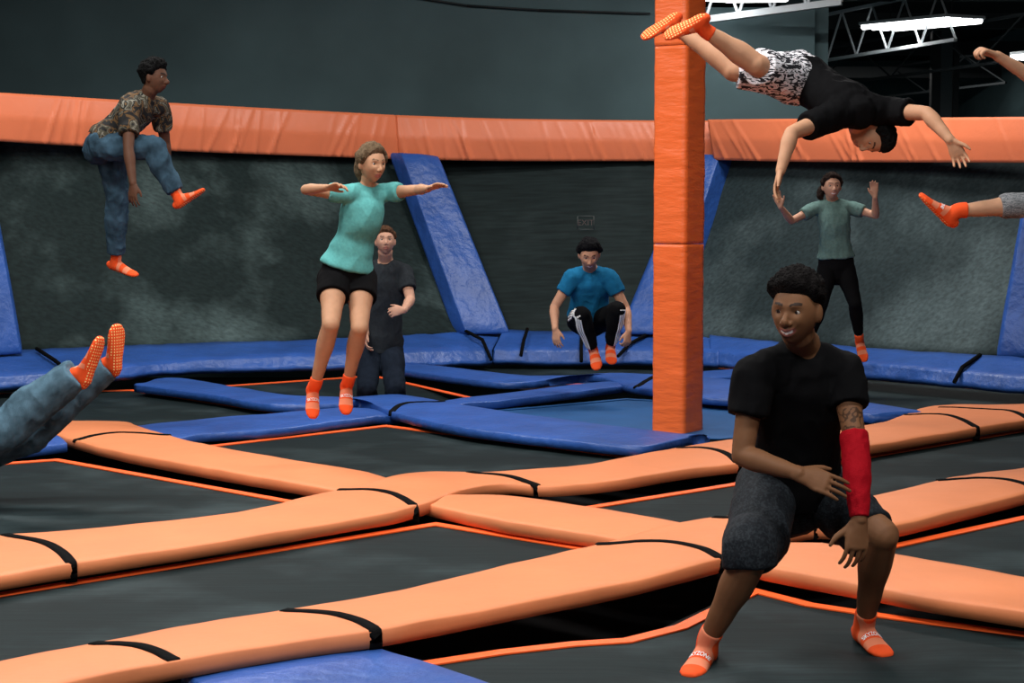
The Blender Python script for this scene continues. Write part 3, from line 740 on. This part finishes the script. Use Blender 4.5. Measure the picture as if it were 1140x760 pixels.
    lip = fr & (ax < .023+.006*sm) & (zl < -.0475) & (zl > -.0755-.003*sm) & (((ax/(.026+.006*sm))**2+((zl+.061)/.0145)**2) < 1)
    lc = np.array(hk.get('lip', [tone[0]*.88, tone[1]*.64, tone[2]*.68])); col[lip, :3] = lc
    if sm: te = fr & (ax < .021) & (np.abs(zl+.0595) < .0042); col[te, :3] = (.75, .70, .64)
    br = fr & (ax > .012) & (ax < .048) & (np.abs(q[:, 2]-.033-.004*(1-((ax-.034)/.02)**2)) < (.0036 if fem else .0046)); col[br, :3] = np.array(hk['hair'])*.7+tone*.12
    if 'stubble' in hk:
        stb = (q[:, 2] < -.035) & (q[:, 2] > -.13) & (q[:, 1] > .0) & ~lip & (np.linalg.norm(q, axis=1) < .14); col[stb, :3] = col[stb, :3]*(1-hk['stubble'])
    if spec.get('tattoo'):
        a, b = np.array(J['shL']), np.array(J['elL']); d = b-a; L2 = d @ d; tt = (co-a) @ d/L2; pr = a+tt[:, None]*d; near = np.linalg.norm(co-pr, axis=1) < .07
        for i in np.where(near & (tt > .58) & (tt < .86))[0]:
            nv = noise.noise(Vector(co[i]*42)); 
            if abs(nv) < .13: col[i, :3] = tone*.32
    # palms and soles a little paler
    at_ = me.attributes.new('tone', 'FLOAT_COLOR', 'POINT'); at_.data.foreach_set('color', col.ravel())
    loc(me); link('body', me, M['skin'], root)
    # eyes
    gz_ = hk.get('gaze', (0, 1, -.05))
    for o_ in (1, -1):
        bm = bmesh.new(); bmesh.ops.create_icosphere(bm, subdivisions=3, radius=.0128*hs)
        gd = unit(gz_)
        for f in bm.faces:
            a_ = f.calc_center_median().normalized().angle(gd)
            f.material_index = 1 if a_ < .66 else 0
        em = bpy.data.meshes.new('eye'); bm.to_mesh(em); bm.free()
        em.transform(HM.to_3x3().to_4x4()); em.transform(Matrix.Translation(h(o_*.031, .0668 if vox < .0045 else .0655, .010)))
        loc(em); link('eye', em, [M['sclera'], M['iris']], root)
    # hair
    st = hk.get('style', 'short'); msk = hairline(HP/hs, st)
    nrm = HP/np.linalg.norm(HP, axis=1)[:, None]
    th = hk.get('thick', .02); lump = hk.get('lump', .35); fq = hk.get('freq', 60)
    n_ = np.array([noise.noise(Vector(p)*fq)+.5*noise.noise(Vector(p)*fq*2.3) for p in HP/hs])
    topw = np.clip((HP[:, 2]/hs-.0)/.07, 0, 1) if st in ('fade',) else np.clip((HP[:, 2]/hs+.06)/.10, .45, 1)
    rng = np.random.RandomState(3); n_ = n_+.25*rng.randn(len(n_))*(hk.get('fuzz', .3)); mw = np.clip(msk, 0, 1); soft = np.clip((HP[:, 2]/hs-np.where(HP[:, 1] > .03*hs, .045, -.02))/.05, .25, 1); tk = (.005+th*topw*soft)*mw*hs*(1+lump*n_) - .010*(1-mw)
    if 'quiff' in hk: tk = tk + hk['quiff']*np.exp(-((HP[:,1]-.05)/.04)**2-((HP[:,2]-.09)/.04)**2)*msk
    Hp = HP+nrm*tk[:, None]
    hv = [Vector(p) for p in Hp @ R3.T+tr]
    hm = mesh_vf('hair', hv, ICO6[1])
    if hk.get('tail'):
        pc = Pieces(); pc.add(hv, ICO6[1])
        for tpts, r in hk['tail']: pc.tube([h(*p) for p in tpts], r, HR @ Vector((1, 0, 0)), n=14)
        hm = skin_over('hair', pc, .006, 2); wrinkle(hm, .008, 45, zs=.6)
    loc(hm); link('hair', hm, hair_mat(hk['hair'], hk.get('hbump', 1.0)), root)
    # ------------------------------------------------ clothes
    def arm_pts(sd, a, b):
        sh, el, wr = J['sh'+sd], J['el'+sd], J['wr'+sd]; out = []
        g = lambda t: sh.lerp(el, t) if t <= 1 else el.lerp(wr, t-1)
        return [g(a+(b-a)*k/4) for k in range(5)]
    def leg_pts(sd, a, b, n=7):
        hp, kn, an = J['hip'+sd], J['kn'+sd], J['an'+sd]
        g = lambda t: hp.lerp(kn, t) if t <= 1 else kn.lerp(an, t-1)
        return [g(a+(b-a)*k/(n-1)) for k in range(n)]
    for c in spec['clothes']:
        P = Pieces(); k = c['k']; inf = c.get('inf', .012)
        if k == 'shirt':
            torso(P, inf, c.get('lo', -.15), c.get('hi', .985), straight=c.get('straight', .9), flat=(True, True), flare=c.get('flare', .01))
            if False:
                for o_ in (1, -1): P.ball(T(.62)+left*.050*o_*s+front*.052*s, .064*s+inf)
            for sd in 'LR':
                sh = J['sh'+sd]; o_ = left if sd == 'L' else -left; se = c.get('sleeve', .6)
                P.tube([T(.80)+o_*.05*s, T(.86).lerp(sh, .6), sh], [.078*s*am+inf, .064*s*am+inf, .056*s*am+inf], front)
                P.tube([J['neck']-up*.025, J['neck'].lerp(sh, .5)-up*.006, sh], [.050*s+inf*.5, .046*s*am+inf, .050*s*am+inf], front)
                P.tube(arm_pts(sd, 0, se), [.057*s*am+inf, .057*s*am+inf, .056*s*am+inf*1.1, .053*s*am+inf*1.15, .050*s*am+inf*1.25], front, flat=(False, True))
            if c.get('nape'): P.ball(J['neck']-up*.01, c['nape']*s)
            if c.get('collar'): P.tube([J['neck']-up*.03, J['neck']+up*.03], [.075*s, .070*s], left, flat=(True, True))
        elif k in ('shorts', 'trousers'):
            torso(P, inf*.5, -.20, c.get('hi', .16), straight=.9, flat=(False, True))
            for sd in 'LR': leg_tubes(P, sd, inf, c['to'][sd] if isinstance(c['to'], dict) else c['to'], True, c.get('cuff', .6), c.get('loose', .008 if not c.get('tight') else 0), c.get('hang', 0.0), c.get('drop') == sd)
        elif k == 'sleeve':
            pts = arm_pts(c['side'], c['a'], c['b'])
            P.tube(pts, [.046*s+inf, .045*s+inf, .046*s+inf, .037*s+inf, .029*s+inf], front, flat=(True, True))
        me = skin_over(c['n'], P, c.get('vox', max(vox, .006)), c.get('sm', 5))
        wrinkle(me, c.get('wr', .012), c.get('wf', 9), seed=c.get('seed', 1.0)+s*7, zs=.6)
        loc(me); link(c['n'], me, c['m'], root)
    # stripes down the trouser sides
    if spec.get('stripes'):
        tr_o = [o for o in root.children if o.name.startswith('track_pants')][0]
        bv = BVHTree.FromPolygons([tuple(v.co+base) for v in tr_o.data.vertices], [tuple(p.vertices) for p in tr_o.data.polygons])
        for sd in 'LR':
            o_ = hleft if sd == 'L' else -hleft
            pts = resample([J['hip'+sd].lerp(J['kn'+sd], .25), J['hip'+sd].lerp(J['kn'+sd], .6), J['kn'+sd], J['kn'+sd].lerp(J['an'+sd], .5), J['kn'+sd].lerp(J['an'+sd], .92)], 40)
            vv, ff = [], []
            for off in (-.36, -.12, .12, .36):
                k0 = len(vv); nrow = 0
                for i, p in enumerate(pts):
                    t_ = (pts[min(i+1, 39)]-pts[max(i-1, 0)]).normalized(); u_ = (o_*.75+Vector((0, -.75, .35 if i < 18 else .0))); u_ = (u_-t_*u_.dot(t_)).normalized(); w_ = t_.cross(u_)
                    row = []
                    for q in (-.085, .085):
                        a = (off+q)/.9; d = (u_*math.cos(a)+w_*math.sin(a)).normalized()
                        hh = bv.ray_cast(p+d*.3, -d)[0]; row.append((hh if hh else p+d*.06)+d*.003)
                    vv += row
                for i in range(39): a = k0+2*i; ff.append((a, a+1, a+3, a+2))
            me = mesh_vf('side_stripe', vv, ff); loc(me); so_ = link('side_stripe', me, M['white_cloth'], root)
            md = so_.modifiers.new('th', 'SOLIDIFY'); md.thickness = .002
    # socks with their woven bands, printed words and grip dots
    for sd in 'LR':
        P = Pieces(); foot(P, sd, .0055)
        me = skin_over('sock', P, max(.005, vox), 3)
        co, _ = mesh_arrays(me); Mi = FM[sd].inverted(); R_ = np.array(Mi.to_3x3()); lc_ = co @ R_.T+np.array(Mi.translation)
        a_ = me.attributes.new('canon', 'FLOAT_VECTOR', 'POINT'); a_.data.foreach_set('vector', (lc_/s).ravel())
        bv = BVHTree.FromPolygons([tuple(x) for x in lc_], [tuple(p.vertices) for p in me.polygons])
        loc(me); so = link('sock', me, M['sock'], root)
        if spec.get('words', True):
            cu = bpy.data.curves.new('letters', 'FONT'); cu.body = 'SKYZONE'; cu.size = .024*s; cu.align_x = 'CENTER'; cu.align_y = 'CENTER'; cu.offset = .0006
            to = bpy.data.objects.new('letters', cu); lm_ = bpy.data.meshes.new_from_object(to); bpy.data.objects.remove(to)
            bm = bmesh.new(); bm.from_mesh(lm_)
            bmesh.ops.triangulate(bm, faces=bm.faces[:])
            for _ in range(2): bmesh.ops.subdivide_edges(bm, edges=[e for e in bm.edges if e.calc_length() > .006], cuts=1); bmesh.ops.triangulate(bm, faces=bm.faces[:])
            for v in bm.verts:
                a = -v.co.x/(.040*s); y_ = .070*s-v.co.y
                d = Vector((math.sin(a), 0, math.cos(a))); o0 = Vector((0, y_, -.045*s))
                hit = bv.ray_cast(o0+d*.062, -d)[0]
                if hit is None: hit = o0+d*.04*s
                v.co = FM[sd] @ (hit+d*.0015)-base
            bm.to_mesh(lm_); bm.free(); link('letters', lm_, M['white_cloth'], so, smooth=False)
    for k_, v_ in (('hipankle', [(J['kn'+x]-J['hip'+x]).length/s for x in 'LR']+[(J['an'+x]-J['kn'+x]).length/s for x in 'LR']), ('arm', [(J['el'+x]-J['sh'+x]).length/s for x in 'LR']+[(J['wr'+x]-J['el'+x]).length/s for x in 'LR']), ('torso', [tl/s, (J['shL']-J['shR']).length/s, (J['head']-J['neck']).length/s])):
        print('BONES', spec['label'][:28], k_, ['%.2f' % x for x in v_])
    return root

# ---- materials for people
def skin_mat():
    m, t, b = nt('skin'); a = t.nodes.new('ShaderNodeAttribute'); a.attribute_name = 'tone'
    n = t.nodes.new('ShaderNodeTexNoise'); n.inputs['Scale'].default_value = 30; n.inputs['Detail'].default_value = 4
    tc = t.nodes.new('ShaderNodeTexCoord'); t.links.new(tc.outputs['Object'], n.inputs['Vector'])
    mr = t.nodes.new('ShaderNodeMapRange'); mr.inputs[3].default_value = .88; mr.inputs[4].default_value = 1.12
    t.links.new(n.outputs['Fac'], mr.inputs[0])
    mx = t.nodes.new('ShaderNodeMix'); mx.data_type = 'RGBA'; mx.blend_type = 'MULTIPLY'; mx.inputs[0].default_value = 1
    t.links.new(a.outputs['Color'], mx.inputs[6]); t.links.new(mr.outputs[0], mx.inputs[7]); t.links.new(mx.outputs[2], b.inputs['Base Color'])
    b.inputs['Roughness'].default_value = .6; b.inputs['Specular IOR Level'].default_value = .18
    b.inputs['Subsurface Weight'].default_value = .08; b.inputs['Subsurface Radius'].default_value = (.01, .004, .002); b.inputs['Subsurface Scale'].default_value = 1
    return m
M['skin'] = skin_mat()
M['sclera'] = mat('eye_white', (.42, .38, .34), .25); M['iris'] = mat('eye_iris', (.02, .012, .008), .15)
M['white_cloth'] = mat('white_cloth', (.80, .80, .78), .8, .2)
_hm = {}
def hair_mat(col, bump):
    k = tuple(col)
    if k not in _hm: _hm[k] = mat('hair', col, .9, .06, bump=bump, bscale=110, var=.35, vscale=40, detail=6)
    return _hm[k]
def sock_mat():
    m, t, b = nt('orange_sock'); N = t.nodes; Lk = t.links
    a = N.new('ShaderNodeAttribute'); a.attribute_name = 'canon'; sp = N.new('ShaderNodeSeparateXYZ'); Lk.new(a.outputs['Vector'], sp.inputs[0])
    def mth(op, x, y):
        q = N.new('ShaderNodeMath'); q.operation = op
        for i, z in enumerate((x, y)):
            if isinstance(z, (int, float)): q.inputs[i].default_value = z
            elif z is not None: Lk.new(z, q.inputs[i])
        return q.outputs[0]
    X, Y, Z = sp.outputs
    up = mth('GREATER_THAN', Z, -.058)
    p1 = mth('MULTIPLY', mth('GREATER_THAN', Y, .030), mth('LESS_THAN', Y, .056)); p2 = mth('MULTIPLY', mth('GREATER_THAN', Y, .086), mth('LESS_THAN', Y, .125))
    pan = mth('MULTIPLY', up, mth('MINIMUM', mth('ADD', p1, p2), 1))
    sole = mth('LESS_THAN', Z, -.068)
    gx = mth('GREATER_THAN', mth('ABSOLUTE', mth('SUBTRACT', mth('FRACT', mth('MULTIPLY', X, 75), None), .5), None), .30)
    gy = mth('GREATER_THAN', mth('ABSOLUTE', mth('SUBTRACT', mth('FRACT', mth('MULTIPLY', Y, 62), None), .5), None), .26)
    dot = mth('MULTIPLY', sole, mth('MULTIPLY', gx, gy))
    def mix(f, c1, c2):
        q = N.new('ShaderNodeMix'); q.data_type = 'RGBA'; Lk.new(f, q.inputs[0])
        for i, c in ((6, c1), (7, c2)):
            if isinstance(c, tuple): q.inputs[i].default_value = (*c, 1)
            else: Lk.new(c, q.inputs[i])
        return q.outputs[2]
    c = mix(pan, (.76, .080, .015), (.70, .21, .11)); c = mix(dot, c, (.85, .62, .25)); Lk.new(c, b.inputs['Base Color'])
    b.inputs['Roughness'].default_value = .85; b.inputs['Specular IOR Level'].default_value = .2
    n = N.new('ShaderNodeTexNoise'); n.inputs['Scale'].default_value = 350; Lk.new(a.outputs['Vector'], n.inputs['Vector'])
    u = N.new('ShaderNodeBump'); u.inputs['Strength'].default_value = .4; u.inputs['Distance'].default_value = .003; Lk.new(n.outputs['Fac'], u.inputs['Height']); Lk.new(u.outputs[0], b.inputs['Normal'])
    return m
M['sock'] = sock_mat()
def pattern(name, cols, kind, scale, dist=2.0, rough=.85, rot=0, stretch=(1,1,1), detail=2):
    m, t, b = nt(name); N = t.nodes; Lk = t.links
    tc = N.new('ShaderNodeTexCoord'); mp = N.new('ShaderNodeMapping'); mp.inputs['Rotation'].default_value = (rot, rot*.6, rot); mp.inputs['Scale'].default_value = stretch; Lk.new(tc.outputs['Object'], mp.inputs[0])
    if kind == 'wave':
        n = N.new('ShaderNodeTexWave'); n.inputs['Scale'].default_value = scale; n.inputs['Distortion'].default_value = dist; n.inputs['Detail'].default_value = detail; n.inputs['Detail Scale'].default_value = 1.6
    elif kind == 'voronoi':
        n = N.new('ShaderNodeTexVoronoi'); n.inputs['Scale'].default_value = scale; n.feature = 'F1'
    else:
        n = N.new('ShaderNodeTexNoise'); n.inputs['Scale'].default_value = scale; n.inputs['Detail'].default_value = detail; n.inputs['Distortion'].default_value = dist
    Lk.new(mp.outputs[0], n.inputs['Vector'])
    r = N.new('ShaderNodeValToRGB'); r.color_ramp.interpolation = 'CONSTANT'
    el = r.color_ramp.elements
    while len(el) < len(cols): el.new(.5)
    for e, (p, c) in zip(el, cols): e.position = p; e.color = (*c, 1)
    Lk.new(n.outputs['Color'] if kind == 'voronoi' else n.outputs['Fac'], r.inputs[0]); Lk.new(r.outputs[0], b.inputs['Base Color'])
    b.inputs['Roughness'].default_value = rough; b.inputs['Specular IOR Level'].default_value = .2
    return m
cloth = lambda n, c, **k: mat(n, c, k.pop('rough', .9), .06, bump=k.pop('bump', .3), bscale=k.pop('bscale', 250), **k)
black_tee = cloth('black_cotton', (.0035, .0035, .004), bump=.15)
black_shorts = pattern('dark_patterned_shorts', [(0, (.003, .0045, .007)), (.5, (.006, .009, .012)), (.62, (.011, .015, .019))], 'voronoi', 150)
teal_tee = cloth('teal_jersey', (.10, .35, .34), var=.12, vscale=60)
jet = cloth('black_jersey', (.004, .004, .0045), bump=.15)
charcoal = cloth('charcoal_tee', (.020, .024, .028), var=.15, vscale=50)
navy = cloth('dark_jeans', (.008, .012, .020), var=.2, vscale=20)
blue_tee = cloth('blue_tee', (.010, .12, .25), var=.1, vscale=30)
grey_tee = cloth('grey_green_tee', (.10, .17, .155), var=.15, vscale=50)
denim = cloth('blue_denim', (.036, .072, .105), var=.5, vscale=9, bump=.5)
denim2 = cloth('faded_denim', (.075, .14, .19), var=.5, vscale=12, bump=.6)
camo = pattern('patterned_shirt', [(0, (.012, .012, .012)), (.43, (.10, .055, .022)), (.50, (.012, .014, .012)), (.54, (.16, .15, .12)), (.575, (.05, .045, .03)), (.65, (.012, .012, .012))], 'noise', 10, 1.2)
zebra = pattern('black_white_shorts', [(0, (.02, .02, .025)), (.49, (.70, .70, .74)), (.64, (.60, .38, .40)), (.67, (.75, .75, .78))], 'noise', 17, 1.6, rot=.7, stretch=(1, 1, 3.5))
melange = pattern('melange_grey', [(0, (.07, .08, .085)), (.42, (.20, .21, .22)), (.55, (.10, .11, .12)), (.62, (.32, .33, .34))], 'noise', 60, .5, stretch=(.5, 1, 3))
red = cloth('red_sleeve', (.30, .004, .010), rough=.75)
dn = (0, 0, -1)
SK_D = (.150, .068, .031); SK_L = (.48, .25, .15); SK_M = (.42, .22, .13); SK_B = (.12, .050, .028)
# ---- man in black at the front
person(dict(label='man in black t-shirt and patterned dark shorts crouching in front, red arm sleeve', s=1.0, leg=1.10, hs=1.10, vox=.0038, tattoo=True, skin=SK_D, fs=.97,
  j=dict(pelvis=(884,540,6.31), neck=(895,388,6.09), head=(886,347,5.97), shR=(840,417,6.05), shL=(939,414,6.12), elR=(826,507,6.0), elL=(952,492,5.98), wrR=(889,527,5.86), wrL=(957,578,5.88),
         hipR=(853,548,6.27), hipL=(916,548,6.38), knR=(836,622,5.88), knL=(982,596,6.08), anR=(786,716,6.08), anL=(962,694,6.36)),
  footR=(-.45,-.9,-.08), soleR=(0,0,1), footL=(.28,-.95,-.1), soleL=(0,0,1), handR=((.95,-.15,-.32),(.05,-.85,.5),.14,.03), handL=((-.12,-.15,-1),(.25,-1,.1),.34,.05), thumbL=1.6,
  head=dict(face=(-.50,-.86,-.08), up=(-.04,-.12,1), hair=(.007,.006,.006), style='fade', thick=.040, lump=.22, freq=75, smile=1, nose=1.2, gaze=(.25,1,-.08), size=1.03, lip=(.22,.07,.055), hbump=1.5),
  clothes=[dict(k='shirt', n='t_shirt', m=black_tee, inf=.016, lo=-.12, sleeve=.50, wr=.014, wf=8, vox=.006), dict(k='shorts', n='shorts', m=black_shorts, inf=.014, to={'R': .98, 'L': .80}, drop='R', wr=.010, loose=.020, hang=.05, sm=3, wf=8, vox=.006), dict(k='sleeve', n='arm_sleeve', m=red, side='L', a=.86, b=1.97, inf=.004, wr=.004, wf=30, vox=.005)]))
# ---- woman in teal
person(dict(label='woman in teal t-shirt and black shorts jumping with both arms raised', s=.95, f=True, vox=.005, skin=(.40,.215,.125), leg=1.02, fs=.95,
  j=dict(pelvis=(386,300,10.5), neck=(409,208,10.48), head=(414,183,10.42), shR=(385,216,10.38), shL=(431,215,10.56), elR=(340,211,10.32), elL=(466,211,10.38), wrR=(364,209,10.1), wrL=(477,210,10.17),
         hipR=(372,312,10.45), hipL=(402,312,10.55), knR=(368,362,10.17), knL=(400,366,10.28), anR=(350,432,10.3), anL=(387,428,10.42)),
  footR=(.10,-.45,-.8), footL=(.06,-.5,-.8), handR=((.9,-.4,.2),(-.1,.5,1),.35,.14), handL=((.75,-.6,.25),(0,.3,1),.15,.15),
  head=dict(face=(.62,-.78,-.12), up=(.08,-.1,1), hair=(.11,.075,.045), style='long', thick=.022, lump=.4, freq=40, nose=.9, size=1.02, lip=(.38,.14,.11), hbump=.8, tail=[([(0,-.09,.03),(-.0,-.115,.01),(.01,-.12,-.05),(.0,-.11,-.10)],[.030,.036,.032,.018])]),
  clothes=[dict(k='shirt', n='t_shirt', m=teal_tee, inf=.012, lo=.03, straight=.70, sleeve=.42, wr=.012, wf=8, flare=.022, sm=10), dict(k='shorts', n='shorts', m=jet, inf=.012, to=.38, hi=.12, wr=.006, loose=.02)]))
# ---- man in the dark shirt
person(dict(label='man in charcoal t-shirt and dark trousers standing behind the woman in teal', s=1.06, vox=.006, skin=(.46,.25,.17), words=False,
  j=dict(pelvis=(424,384,14.5), neck=(429,292,14.45), head=(429,269,14.36), shR=(407,303,14.5), shL=(450,303,14.43), elR=(402,345,14.5), elL=(457,333,14.3), wrR=(408,372,14.35), wrL=(450,345,14.04),
         hipR=(413,391,14.5), hipL=(435,391,14.5), knR=(409,432,14.2), knL=(440,432,14.2), anR=(408,474,14.5), anL=(441,474,14.5)),
  footR=(-.15,-1,-.1), footL=(.15,-1,-.1), soleR=(0,0,1), soleL=(0,0,1), handR=((0,-.5,-1),(-1,0,0),.5), handL=((-.8,-.3,-.1),(.1,-.8,.3),.8),
  head=dict(face=(.12,-1,.12), up=(0,.05,1), hair=(.07,.035,.02), style='short', thick=.02, lump=.3, freq=45, size=1.0),
  clothes=[dict(k='shirt', n='t_shirt', m=charcoal, inf=.014, lo=-.08, sleeve=.62), dict(k='trousers', n='trousers', m=navy, inf=.014, to=1.93)]))
# ---- man in blue
person(dict(label='man in blue t-shirt and black striped track pants bouncing with knees up', s=1.0, vox=.006, skin=(.46,.24,.15), stripes=True, words=False,
  j=dict(pelvis=(656,352,14.3), neck=(657,300,14.12), head=(656,284,13.98), shR=(637,309,14.1), shL=(678,309,14.1), elR=(617,342,14.08), elL=(697,344,14.08), wrR=(618,366,13.9), wrL=(700,369,13.9),
         hipR=(645,357,14.3), hipL=(668,357,14.3), knR=(648,350,13.88), knL=(687,345,13.90), anR=(660,388,14.05), anL=(680,384,14.08)),
  footR=(.1,-1,-.75), footL=(.05,-1,-.5), handR=((.1,-.15,-1),(-.6,-.8,0),.3), handL=((-.15,-.3,-1),(.6,-.8,0),.8),
  head=dict(face=(.03,-.88,-.42), up=(-.02,-.35,1), hair=(.006,.006,.007), style='short', thick=.030, lump=.35, freq=30, smile=1, size=1.02, quiff=.012),
  clothes=[dict(k='shirt', n='t_shirt', m=blue_tee, inf=.014, lo=.0, sleeve=.50, wr=.014), dict(k='trousers', n='track_pants', m=jet, inf=.010, to=1.92, tight=True)]))
# ---- woman in grey
person(dict(label='woman in grey-green t-shirt and black leggings jumping by the right wall, arms bent up', s=.94, f=True, vox=.006, skin=(.44,.24,.16), words=False,
  j=dict(pelvis=(931,292,14.8), neck=(927,224,14.8), head=(926,208,14.74), shR=(907,232,14.8), shL=(947,231,14.8), elR=(881,246,14.7), elL=(975,240,14.7), wrR=(869,230,14.55), wrL=(974,219,14.55),
         hipR=(921,301,14.8), hipL=(941,301,14.8), knR=(914,340,14.62), knL=(952,338,14.66), anR=(900,380,14.85), anL=(957,379,14.85)),
  footR=(-.3,-.6,-.8), footL=(.15,-.6,-.9), handR=((-.35,0,1),(0,1,.1),.2), handL=((-.1,0,1),(.1,1,0),.25),
  head=dict(face=(.05,-1,-.02), up=(0,-.05,1), hair=(.016,.010,.008), style='long', thick=.018, lump=.3, freq=35, smile=1, size=1.0, tail=[([(.03,-.09,.0),(.07,-.09,-.03),(.085,-.07,-.08),(.08,-.06,-.11)],[.03,.034,.03,.016])]),
  clothes=[dict(k='shirt', n='t_shirt', m=grey_tee, inf=.012, lo=.08, straight=.82, sleeve=.50, flare=.016, sm=10), dict(k='trousers', n='leggings', m=jet, inf=.005, to=1.80, tight=True, wr=.003, cuff=.0)]))
# ---- man in the patterned shirt
person(dict(label='man in patterned shirt and blue jeans jumping high at left, one knee raised', s=1.0, vox=.0055, skin=(.095,.042,.024), words=False,
  j=dict(pelvis=(118,158,12.6), neck=(162,110,12.6), head=(172,87,12.55), shR=(144,122,12.42), shL=(178,119,12.72), elR=(143,166,12.27), elL=(184,158,12.85), wrR=(148,204,12.2), wrL=(186,187,12.88),
         hipR=(117,163,12.5), hipL=(122,166,12.68), knR=(172,164,12.42), knL=(131,222,12.72), anR=(198,219,12.42), anL=(129,290,12.85)),
  footR=(1,-.1,.68), footL=(.9,-.25,-.25), handR=((-.05,-.05,-1),(-.5,-.9,0),.25,.12), handL=((-.05,.2,-1),(0,-1,0),.5),
  head=dict(face=(.97,-.25,-.08), up=(.06,0,1), hair=(.005,.005,.005), style='short', thick=.038, lump=.25, freq=60, size=1.0, nose=1.3, hbump=1.5),
  clothes=[dict(k='shirt', n='patterned_shirt', m=camo, inf=.015, lo=.0, sleeve=.62, collar=True), dict(k='trousers', n='jeans', m=denim, inf=.012, to=1.88, wr=.016, wf=11)]))
# ---- man in mid flip
person(dict(label='man in black t-shirt and black-and-white shorts flipping in mid-air beside the pillar', s=1.0, leg=1.12, vox=.005, skin=(.43,.23,.135),
  j=dict(pelvis=(892,86,9.62), neck=(956,126,9.26), head=(970,150,9.40), shR=(916,134,9.12), shL=(992,124,9.34), elR=(881,148,8.92), elL=(1032,126,9.12), wrR=(869,190,8.84), wrL=(1058,156,8.98),
         hipR=(884,92,9.52), hipL=(886,84,9.72), knR=(842,72,9.25), knL=(816,78,9.72), anR=(781,31,9.2), anL=(751,30,9.85)),
  footR=(-.8,.25,-.42), soleR=(.45,.75,-.75), footL=(-.82,.0,-.58), soleL=(.5,.6,-.7), handR=((-.28,-.1,-1),(-.8,.3,0),.25,.12), handL=((.45,-.1,-.85),(.3,.9,.3),.3,.14), thumbL=1.3,
  head=dict(face=(-.38,-.45,-.85), up=(.85,-.25,-.30), hair=(.006,.006,.006), style='short', thick=.022, lump=.3, freq=50, size=1.0),
  clothes=[dict(k='shirt', n='t_shirt', m=black_tee, inf=.016, lo=.05, sleeve=.50, wr=.014, nape=.095), dict(k='shorts', n='shorts', m=zebra, inf=.022, to=.92, wr=.010)]))
# ---- person whose jeans legs enter at the left
person(dict(label='person in faded jeans and orange grip socks, legs kicked up at the left edge', s=1.0, fs=1.12, leg=1.1, vox=.006, skin=(.45,.24,.15), words=False,
  j=dict(pelvis=(-78,522,9.1), neck=(-172,472,9.3), head=(-200,440,9.3), shR=(-168,488,9.12), shL=(-168,478,9.48), elR=(-185,532,9.05), elL=(-185,535,9.55), wrR=(-135,550,8.95), wrL=(-140,540,9.6),
         hipR=(-70,522,9.0), hipL=(-66,520,9.2), knR=(12,474,8.98), knL=(34,482,9.32), anR=(87,414,9.0), anL=(122,402,9.4)),
  footR=(.30,.05,1), soleR=(-1,.35,0), footL=(.02,-.1,1), soleL=(-.85,.75,0), handR=((1,0,-.2),(0,0,1),.2), handL=((1,0,-.2),(0,0,1),.2),
  head=dict(face=(.8,-.1,.4), up=(-.4,0,1), hair=(.03,.02,.012), style='short', thick=.02),
  clothes=[dict(k='shirt', n='t_shirt', m=charcoal, inf=.014, lo=-.05, sleeve=.6), dict(k='trousers', n='jeans', m=denim2, inf=.022, to=1.92, wr=.012, wf=10, cuff=.6, loose=.016)]))
# ---- person at the right edge
person(dict(label='person in melange grey leggings leaping in from the right edge, foot and fist showing', s=1.0, vox=.005, skin=(.46,.25,.15),
  j=dict(pelvis=(1248,214,9.1), neck=(1234,112,9.1), head=(1222,72,9.05), shR=(1250,122,9.28), shL=(1216,124,8.95), elR=(1275,170,9.3), elL=(1162,94,8.9), wrR=(1240,200,9.3), wrL=(1110,62,8.85),
         hipR=(1250,222,9.2), hipL=(1240,218,9.0), knR=(1210,298,9.2), knL=(1150,228,8.98), anR=(1262,360,9.3), anL=(1062,235,9.0)),
  footL=(-.64,-.12,.62), footR=(-.3,-.2,-.8), handL=((-.75,-.2,.30),(-.4,-.3,1),1.05,.03), handR=((-.5,0,-.5),(0,-1,0),.3),
  head=dict(face=(-1,-.1,-.05), up=(0,0,1), hair=(.03,.02,.012), style='short', thick=.02),
  clothes=[dict(k='shirt', n='t_shirt', m=charcoal, inf=.014, lo=-.05, sleeve=.6), dict(k='trousers', n='leggings', m=melange, inf=.008, to=1.42, wr=.006, tight=True)]))
